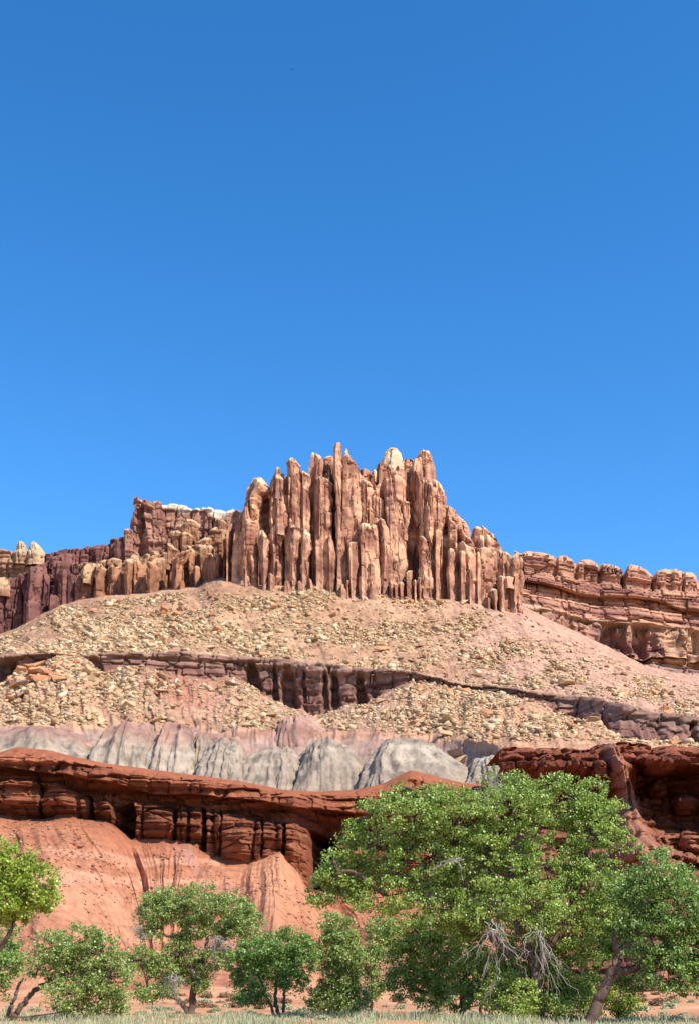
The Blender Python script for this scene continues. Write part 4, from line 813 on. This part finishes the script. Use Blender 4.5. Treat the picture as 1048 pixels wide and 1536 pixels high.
class MB:
    def __init__(s): s.V, s.F, s.n = [], [], 0
    def add(s, V, Fc): s.V.append(V); s.F.append(Fc + s.n); s.n += len(V)
    def build(s, name, mat, parent, smooth=False): return mesh_obj(name, np.concatenate(s.V), np.concatenate(s.F), mat, parent, smooth=smooth, loc=None)
def spline(pts, n=14):
    pts = np.asarray(pts, float)
    if len(pts) < 3:
        return pts[0] + (pts[-1] - pts[0]) * np.linspace(0, 1, n)[:, None]
    q = np.concatenate([[2 * pts[0] - pts[1]], pts, [2 * pts[-1] - pts[-2]]]); out = []
    for i in range(1, len(q) - 2):
        for t in np.linspace(0, 1, n, endpoint=False):
            out.append(.5 * (2 * q[i] + (q[i + 1] - q[i - 1]) * t + (2 * q[i - 1] - 5 * q[i] + 4 * q[i + 1] - q[i + 2]) * t * t + (3 * q[i] - q[i - 1] - 3 * q[i + 1] + q[i + 2]) * t ** 3))
    out.append(pts[-1]); return np.array(out)
def dead_bunch(mb, root, tips, rng, n, spread, r=.012, droop=.5):
    for k in range(n):
        tp = tips[k % len(tips)] + rng.normal(0, spread, 3); st = root + rng.normal(0, spread * .5, 3)
        m = .5 * (st + tp) + rng.normal(0, spread * .45, 3) + [0, 0, droop]
        path = spline([st, m, tp], 6); path[1:] += rng.normal(0, .05, (len(path) - 1, 3)); mb.add(*tube(path, r * 1.6, r * .5, 4))
        for _ in range(7):
            i = rng.integers(2, len(path) - 1); e = path[i] + (tp - st) * rng.uniform(.15, .35) + rng.normal(0, spread * .45, 3)
            mb.add(*tube(spline([path[i], .5 * (path[i] + e) + rng.normal(0, .08, 3), e], 3), r * .55, r * .3, 3))
def tree(label, Y, trunks, blobs, leaf, size, dens, mat, seed, group=None, r0=.22, dead=(), name='cottonwood_tree', twig=1.0, cat='tree', clump=.5, bare=0):
    """trunks: pixel polylines; blobs: (px, py, rx, ry[, dY]) lobes of the crown; all stand Y metres away with real depth"""
    rng = np.random.default_rng(seed); m = float(P(525, 1400, Y)[0] - P(524, 1400, Y)[0])
    base = P(trunks[0][0][0], trunks[0][0][1], Y); gz = ground_z(base[0], Y); b3 = np.array([base[0], Y, gz])
    root = empty(name, tuple(b3), label, cat, group)
    tk = MB(); nodes = []
    for j, tr in enumerate(trunks):
        pts = np.array([P(q[0], q[1], Y + (q[2] if len(q) > 2 else 0)) for q in tr])
        if tr[0][1] > 1505: pts[0, 2] = gz - .15
        if j and tr[0][1] > 1505: pts[0, 1] += rng.uniform(-.3, .3)
        path = spline(pts, 9); path[1:] += rng.normal(0, .03, (len(path) - 1, 3))
        rr = r0 * (1 if j == 0 else .75); V_, F_ = tube(path, rr, rr * .42, 8, .05, rng); V_[:8] += (V_[:8] - path[0]) * .35
        tk.add(V_, F_); nodes += list(path[len(path) // 3:])
    cen, rad, own = [], [], []
    for bl in blobs:
        px, py, rx, ry = bl[:4]; grow = 1.1 if len(blobs) < 20 else 1.0; rx, ry = rx * grow, ry * grow; dY = bl[4] if len(bl) > 4 else rng.uniform(-.6, .6) * rx * m
        bc = P(px, py, Y + dY); ax = np.array([rx * m, .85 * max(rx, ry) * m, ry * m])
        # limb to the lobe
        nd = np.array(nodes); below = nd[:, 2] < bc[2] + .3; cand = nd[below] if below.any() else nd; i = np.argmin(np.linalg.norm(cand - bc, axis=1)); st = cand[i]
        lp_ = spline([st, .5 * (st + bc) + rng.normal(0, .12 * np.linalg.norm(bc - st) + .05, 3) + [0, 0, .10 * np.linalg.norm(bc - st)], bc], 7)
        tk.add(*tube(lp_, r0 * .38, r0 * .12, 6)); nodes += list(lp_[4:])
        k = max(8, int(dens * ax[0] * ax[2] * 3.2 / clump ** 2 * 3.0))
        d = rng.normal(0, 1, (k, 3)); d /= np.linalg.norm(d, axis=1, keepdims=True); rr = rng.uniform(.35, 1.0, k) ** .6 * rng.uniform(.9, 1.22, k)
        cc = bc + d * rr[:, None] * ax
        cen.append(cc); rad.append(clump * rng.uniform(.35, 1.15, k)); own += [lp_] * k
    cen = np.concatenate(cen); rad = np.concatenate(rad)
    keep = cen[:, 2] > gz + .25; cen, rad = cen[keep], rad[keep]; own = [o for o, q in zip(own, keep) if q]
    V_, F_ = leaf_cloud(cen, rad, int(leaf * 2.3), size * .86, rng, .45, .62); mesh_obj('crown', V_, F_, mat, root)
    for k in range(0, len(cen)):
        if rng.random() > .22 * twig: continue
        lp_ = own[k]; i = np.argmin(np.linalg.norm(lp_ - cen[k], axis=1)); i = max(1, min(i, len(lp_) - 1)); st = lp_[i]; e = cen[k] + (cen[k] - st) * .22
        tk.add(*tube(spline([st, .5 * (st + e) + rng.normal(0, .12, 3), e], 4), .022, .008, 3))
    tk.build('trunk', M_BARK, root, True)
    if dead:
        for (rx_, ry_, ry2, tips, n, spr, dr) in dead:
            db = MB(); dead_bunch(db, P(rx_, ry_, Y + ry2), [P(a, b, Y + ry2 + rng.uniform(-.5, .3)) for a, b in tips], rng, n, spr, droop=dr)
            db.build('dead_branch', M_DEAD, root)
    return root

def build_trees():
    tree('huge spreading green cottonwood with bleached dead boughs hanging at its centre', 60,
         [[(808, 1540), (806, 1490), (800, 1450), (785, 1400), (770, 1340), (760, 1280)], [(806, 1500), (770, 1440), (722, 1390), (705, 1350), (690, 1300), (684, 1262)], [(800, 1450), (840, 1390), (870, 1330), (880, 1270)], [(790, 1420), (795, 1340), (800, 1250)]],
         [(556, 1272, 50, 40), (515, 1322, 42, 36), (612, 1224, 58, 36), (690, 1225, 66, 44), (765, 1216, 58, 42), (838, 1208, 52, 36), (800, 1190, 30, 20), (886, 1186, 26, 18), (884, 1245, 42, 42), (640, 1295, 70, 46), (728, 1296, 70, 50), (815, 1300, 70, 50), (580, 1345, 55, 30), (890, 1320, 48, 45), (680, 1365, 50, 32), (850, 1385, 60, 46), (855, 1450, 55, 40), (765, 1490, 46, 42), (800, 1360, 50, 40, -2), (700, 1340, 50, 40, 3), (480, 1345, 20, 14), (900, 1210, 22, 20), (640, 1200, 34, 18), (720, 1410, 44, 40, 2.5), (790, 1430, 50, 44, 2.5), (740, 1470, 40, 40, 2), (820, 1490, 44, 36), (700, 1380, 40, 30, 1), (870, 1490, 30, 28, 3), (905, 1375, 40, 36, 2), (925, 1340, 34, 32, 3), (850, 1500, 40, 28, 2), (705, 1460, 34, 34, 3), (690, 1495, 26, 22, 3), (556, 1208, 18, 14), (600, 1192, 20, 14), (655, 1188, 18, 13), (700, 1192, 16, 12), (776, 1170, 22, 15), (838, 1172, 20, 13), (925, 1218, 16, 16), (940, 1258, 14, 18), (500, 1288, 16, 14), (486, 1316, 14, 12), (530, 1236, 18, 14)],
         26, .135, 1.15, M_LEAF, 1, r0=.30, clump=.5,
         dead=[(738, 1385, -3.6, [(702, 1450), (722, 1465), (745, 1450), (766, 1440), (778, 1468), (712, 1430)], 9, .42, .15), (808, 1392, -3.4, [(790, 1450), (805, 1470), (828, 1460), (842, 1475), (820, 1440)], 8, .38, .1), (690, 1290, -3.0, [(668, 1310), (655, 1318), (690, 1325)], 4, .2, .15), (745, 1470, -3.0, [(728, 1500), (738, 1440)], 3, .1, .1)])
    tree('green cottonwood with a leaning forked trunk at the right edge', 57,
         [[(882, 1545), (898, 1500), (918, 1460), (930, 1432), (944, 1412), (975, 1360), (990, 1320)], [(916, 1462), (940, 1455), (955, 1448), (985, 1420)], [(930, 1436), (922, 1415), (925, 1390)]],
         [(985, 1308, 40, 34), (1015, 1355, 52, 44), (958, 1352, 42, 40), (975, 1405, 50, 34), (1035, 1415, 50, 46), (1075, 1370, 50, 60), (1000, 1455, 46, 28), (1045, 1465, 50, 24), (930, 1410, 34, 26, 2), (1100, 1440, 50, 45), (945, 1470, 26, 18, 2)],
         26, .13, 1.15, M_LEAFB, 2, r0=.26)
    tree('slim young cottonwood with a bare pale trunk left of the bleached boughs', 66,
         [[(690, 1527), (694, 1490), (698, 1460), (690, 1430)], [(696, 1470), (706, 1450), (715, 1430)]],
         [(636, 1418, 42, 36), (612, 1452, 32, 34), (650, 1460, 36, 30), (672, 1420, 32, 26), (640, 1490, 22, 18), (612, 1405, 34, 28), (600, 1475, 28, 22), (668, 1480, 26, 22), (650, 1395, 34, 22)], 24, .13, 1.0, M_LEAF, 3, r0=.17)
    tree('short trunked sapling between the slim cottonwood and the bleached boughs', 68,
         [[(718, 1524), (722, 1495), (724, 1470)]], [(722, 1475, 22, 26), (735, 1500, 18, 18), (650, 1500, 16, 20)], 22, .12, .9, M_LEAF, 31, r0=.09)
    tree('grey twiggy half bare tree top poking up behind the huge cottonwood', 84,
         [[(748, 1510), (748, 1400), (745, 1280), (742, 1200)]], [(740, 1172, 24, 18), (728, 1186, 20, 12), (755, 1184, 16, 14)], 16, .14, .8, M_LEAFG, 4, r0=.16, bare=1, twig=1.6,
         dead=[(742, 1205, -1.5, [(705, 1200), (720, 1190), (765, 1190), (780, 1180), (735, 1165), (752, 1160)], 30, .25, .1)])
    tree('narrow upright cottonwood with pale green leaves left of the huge tree', 68,
         [[(508, 1527), (508, 1480), (512, 1440), (508, 1400)]], [(506, 1396, 26, 24), (496, 1425, 22, 24), (520, 1432, 22, 24), (512, 1464, 28, 26), (494, 1500, 30, 24), (525, 1500, 24, 22)], 26, .12, 2.2, M_LEAFG, 5, r0=.12)
    tree('sparse pale sapling standing just right of the narrow upright cottonwood', 72,
         [[(556, 1520), (558, 1470), (565, 1420)]], [(570, 1398, 20, 22), (580, 1420, 16, 20), (556, 1440, 18, 24), (560, 1475, 16, 20)], 24, .12, 1.8, M_LEAFG, 6, r0=.08)
    tree('round dark green cottonwood with several thin trunks, second from the spreading one', 66,
         [[(420, 1530), (414, 1500), (416, 1470), (420, 1440)], [(424, 1528), (428, 1480), (432, 1450)], [(416, 1526), (402, 1500), (392, 1470)]],
         [(372, 1452, 26, 36), (392, 1425, 34, 24), (425, 1420, 34, 24), (452, 1440, 24, 26), (412, 1452, 34, 22), (378, 1490, 22, 18), (436, 1470, 20, 14), (450, 1418, 16, 14)], 28, .125, 1.5, M_LEAFB, 7, r0=.12)
    tree('wide flat topped cottonwood with one bare trunk and grey twigs', 70,
         [[(287, 1524), (290, 1490), (294, 1468), (304, 1440), (312, 1410)], [(286, 1512), (268, 1500), (248, 1492), (222, 1494)], [(294, 1466), (275, 1430), (262, 1405)], [(304, 1440), (335, 1410), (350, 1390)]],
         [(232, 1362, 28, 22), (262, 1358, 30, 24), (298, 1360, 32, 28), (345, 1366, 34, 24), (366, 1384, 24, 24), (290, 1392, 24, 16), (228, 1398, 16, 14), (330, 1392, 18, 14), (212, 1440, 24, 18), (246, 1452, 28, 18), (286, 1452, 24, 22), (322, 1438, 26, 16), (268, 1420, 18, 16), (226, 1488, 26, 12), (252, 1478, 20, 14), (300, 1476, 14, 10)],
         26, .125, 1.8, M_LEAFG, 8, r0=.22, dead=[(330, 1408, -1.6, [(310, 1425), (345, 1425), (325, 1440)], 20, .25, .1), (262, 1465, -1.5, [(245, 1490), (262, 1495), (275, 1480)], 16, .22, .1), (215, 1395, -.6, [(200, 1400), (212, 1412)], 8, .18, .1)])
    tree('leaning olive green cottonwood with two slanting trunks at the left', 58,
         [[(14, 1542), (34, 1508), (58, 1482), (92, 1464), (120, 1450)], [(4, 1540), (18, 1508), (27, 1482), (34, 1468)], [(60, 1482), (78, 1474), (95, 1480)]],
         [(82, 1424, 32, 26), (115, 1414, 36, 26), (150, 1432, 34, 32), (165, 1465, 30, 34), (120, 1455, 36, 30), (80, 1452, 30, 22), (100, 1492, 30, 20), (150, 1500, 34, 24), (118, 1515, 32, 16), (172, 1510, 20, 18)],
         26, .115, 1.35, M_LEAFG, 9, r0=.15)
    tree('bright green cottonwood bough reaching in from the left edge', 50,
         [[(-75, 1545), (-70, 1480), (-55, 1410), (-30, 1350)], [(-70, 1480), (-30, 1440), (0, 1425)]],
         [(-20, 1300, 50, 32), (20, 1306, 40, 30), (55, 1330, 36, 30), (15, 1345, 40, 26), (-20, 1350, 50, 40), (70, 1350, 24, 20), (22, 1370, 30, 14), (-80, 1330, 60, 60)],
         28, .12, 1.25, M_LEAFY, 10, r0=.3)
    tree('dark green shaded young tree low at the left edge', 55,
         [[(-18, 1545), (-10, 1490), (0, 1450)]], [(4, 1415, 28, 22), (-6, 1450, 30, 30), (20, 1436, 22, 22), (-8, 1485, 26, 20)], 26, .115, 1.1, M_LEAFB, 11, r0=.12)
    tree('low bright green bush under the leaning forked trunk', 62, [[(925, 1532), (926, 1515), (925, 1500)]], [(925, 1496, 30, 18), (912, 1512, 24, 14), (942, 1512, 22, 14)], 28, .11, 1.2, M_LEAFY, 12, r0=.06, name='green_bush', cat='bush')
    tree('low leafy bush beneath the huge cottonwood beside its trunk', 59, [[(762, 1540), (764, 1520), (764, 1505)]], [(762, 1515, 30, 18), (785, 1520, 18, 14), (838, 1510, 22, 18)], 26, .12, 1.1, M_LEAF, 13, r0=.06, name='green_bush', cat='bush')
build_trees()

# ---------------------------------------------------------------- low shrubs and grass
def shrub_mesh(name, seed, size, n, mat, leaf=.09):
    rng = np.random.default_rng(seed); k = n
    d = rng.normal(0, 1, (k, 3)); d /= np.linalg.norm(d, axis=1, keepdims=True); d[:, 2] = np.abs(d[:, 2]) * .75
    c = d * size * rng.uniform(.1, .55, (k, 1)) + [0, 0, size * .12]
    V_, F_ = leaf_cloud(c, np.full(k, size * .36), 16, leaf, rng, .2, .9)
    me_o = mesh_obj(name, V_, F_, mat); me = me_o.data; bpy.data.objects.remove(me_o); return me
SH = {'sage': [shrub_mesh('sage_shrub', 60 + i, .5, 34, M_SAGE, .085) for i in range(3)], 'dry': [shrub_mesh('dry_shrub', 70 + i, .6, 30, M_DRY, .1) for i in range(3)], 'dark': [shrub_mesh('desert_shrub', 80 + i, .9, 22, M_SCRUB, .22) for i in range(3)]}
def shrub(kind, loc, s, label, group):
    o = bpy.data.objects.new({'sage': 'sage_shrub', 'dry': 'dry_shrub', 'dark': 'desert_shrub'}[kind], random.choice(SH[kind])); COL.objects.link(o)
    o.location = loc; o.scale = (s * 1.15, s, s * random.uniform(.7, 1)); o.rotation_euler = (0, 0, random.uniform(0, 6.28)); tag(o, label, 'shrub', group)
for k in range(110):
    px = random.uniform(5, 1040); Y = random.uniform(60, 84); q = P(px, 1520, Y); z = ground_z(q[0], Y)
    shrub('sage', (q[0], Y, z - .05), random.uniform(.6, 1.15), 'grey green sagebrush clump in the grass strip below the trees', 'sagebrush clumps along the grass strip')
for k in range(90):
    px = random.choice([random.uniform(575, 690), random.uniform(180, 480), random.uniform(300, 480), random.uniform(590, 700), random.uniform(960, 1046)]); Y = random.uniform(76, 128); q = P(px, 1510, Y); z = ground_z(q[0], Y)
    shrub('dry' if k % 3 else 'sage', (q[0], Y, z - .05), random.uniform(.7, 1.7), 'dry rusty low shrub on the red earth behind the trees' if k % 3 else 'grey green low shrub on the red earth behind the trees', 'dry shrubs on the red earth' if k % 3 else 'grey green shrubs on the red earth')
for px, py in ((808, 968), (797, 940), (836, 955), (694, 982), (464, 905), (520, 925), (684, 946), (776, 968), (855, 978), (900, 1005), (590, 955), (400, 900), (160, 915), (260, 905), (742, 985), (950, 1020), (1010, 1030), (680, 965)):
    p = nearest_on_hill(px, py); shrub('dark', tuple(p - [0, 0, .2]), random.uniform(.8, 1.4), 'small dark green shrub dotting the upper talus', 'dark shrubs scattered on the upper talus')
def build_grass(n=60000):
    rng = np.random.default_rng(5); Y = rng.uniform(48, 66, n); X = rng.uniform(-.34, .34, n) * Y
    keep = perlin(np.stack([X * .25, Y * .25, 0 * X], -1), 33) + rng.uniform(-.3, .4, n) > .02; X, Y = X[keep], Y[keep]; n = len(X)
    z = np.array([ground_z(a, b) for a, b in zip(X, Y)]); h = rng.uniform(.10, .34, n) * np.clip(.9 + 2.2 * perlin(np.stack([X * .35, Y * .35, 0 * X], -1), 34), .35, 2.0); a = rng.uniform(0, 2 * pi, n); lean = rng.normal(0, .12, (n, 2)); w = .014
    b0 = np.stack([X, Y, z - .03], -1); t = b0 + np.stack([lean[:, 0], lean[:, 1], h], -1); s = np.stack([np.cos(a) * w, np.sin(a) * w, 0 * a], -1)
    mid = .55 * t + .45 * b0 - np.stack([lean[:, 0] * .2, lean[:, 1] * .2, 0 * h], -1)
    V_ = np.stack([b0 - s, b0 + s, mid + s * .9, t, mid - s * .9], 1).reshape(-1, 3); i = np.arange(n) * 5
    Fq = np.concatenate([np.stack([i, i + 1, i + 2, i + 4], -1), np.stack([i + 4, i + 2, i + 3, i + 3], -1)])[:n]
    tri = np.stack([np.concatenate([i, i, i + 4]), np.concatenate([i + 1, i + 2, i + 2]), np.concatenate([i + 2, i + 4, i + 3])], -1)
    o = mesh_obj('grass', V_, tri, M_SAGE); tag(o, 'pale dry meadow grass along the bottom edge', 'grass', kind='stuff')
build_grass()

# ---------------------------------------------------------------- a bird far up in the sky
def build_bird():
    c = P(438, 104, 180); mb = MB()
    body = spline([[-.18, 0, -.02], [0, 0, 0], [.16, 0, .03], [.24, 0, .03]], 5); r = np.array([.015, .05, .07, .075, .07, .065, .06, .055, .05, .045, .04, .045, .045, .04, .03, .012])[:len(body)]
    V_, F_ = tube(body, 1, 1, 8); V_ = (V_.reshape(len(body), 8, 3) - body[:, None]) * r[:, None, None] + body[:, None]; mb.add(V_.reshape(-1, 3), F_)
    o = mb.build('bird', M_BIRD, None, True)
    o.location = tuple(c); tag(o, 'tiny dark bird gliding high in the blue sky', 'bird')
    for s in (-1, 1):
        V2 = np.array([[.1, 0, .02], [-.08, 0, .02], [-.06, .28 * s, .10], [.10, .28 * s, .11], [-.05, .55 * s, .06], [.02, .60 * s, .05]]); V3 = V2 - [0, 0, .012]
        Fq = np.array([[0, 1, 2, 3], [3, 2, 4, 5], [9, 8, 7, 6], [11, 10, 8, 9], [0, 3, 9, 6], [3, 5, 11, 9], [1, 7, 8, 2], [2, 8, 10, 4], [4, 10, 11, 5]])
        w = mesh_obj('wing', np.concatenate([V2, V3]), Fq, M_BIRD, o)
    o.rotation_euler = (0, .2, 1.9); o.scale = (.55, .55, .55)
build_bird()
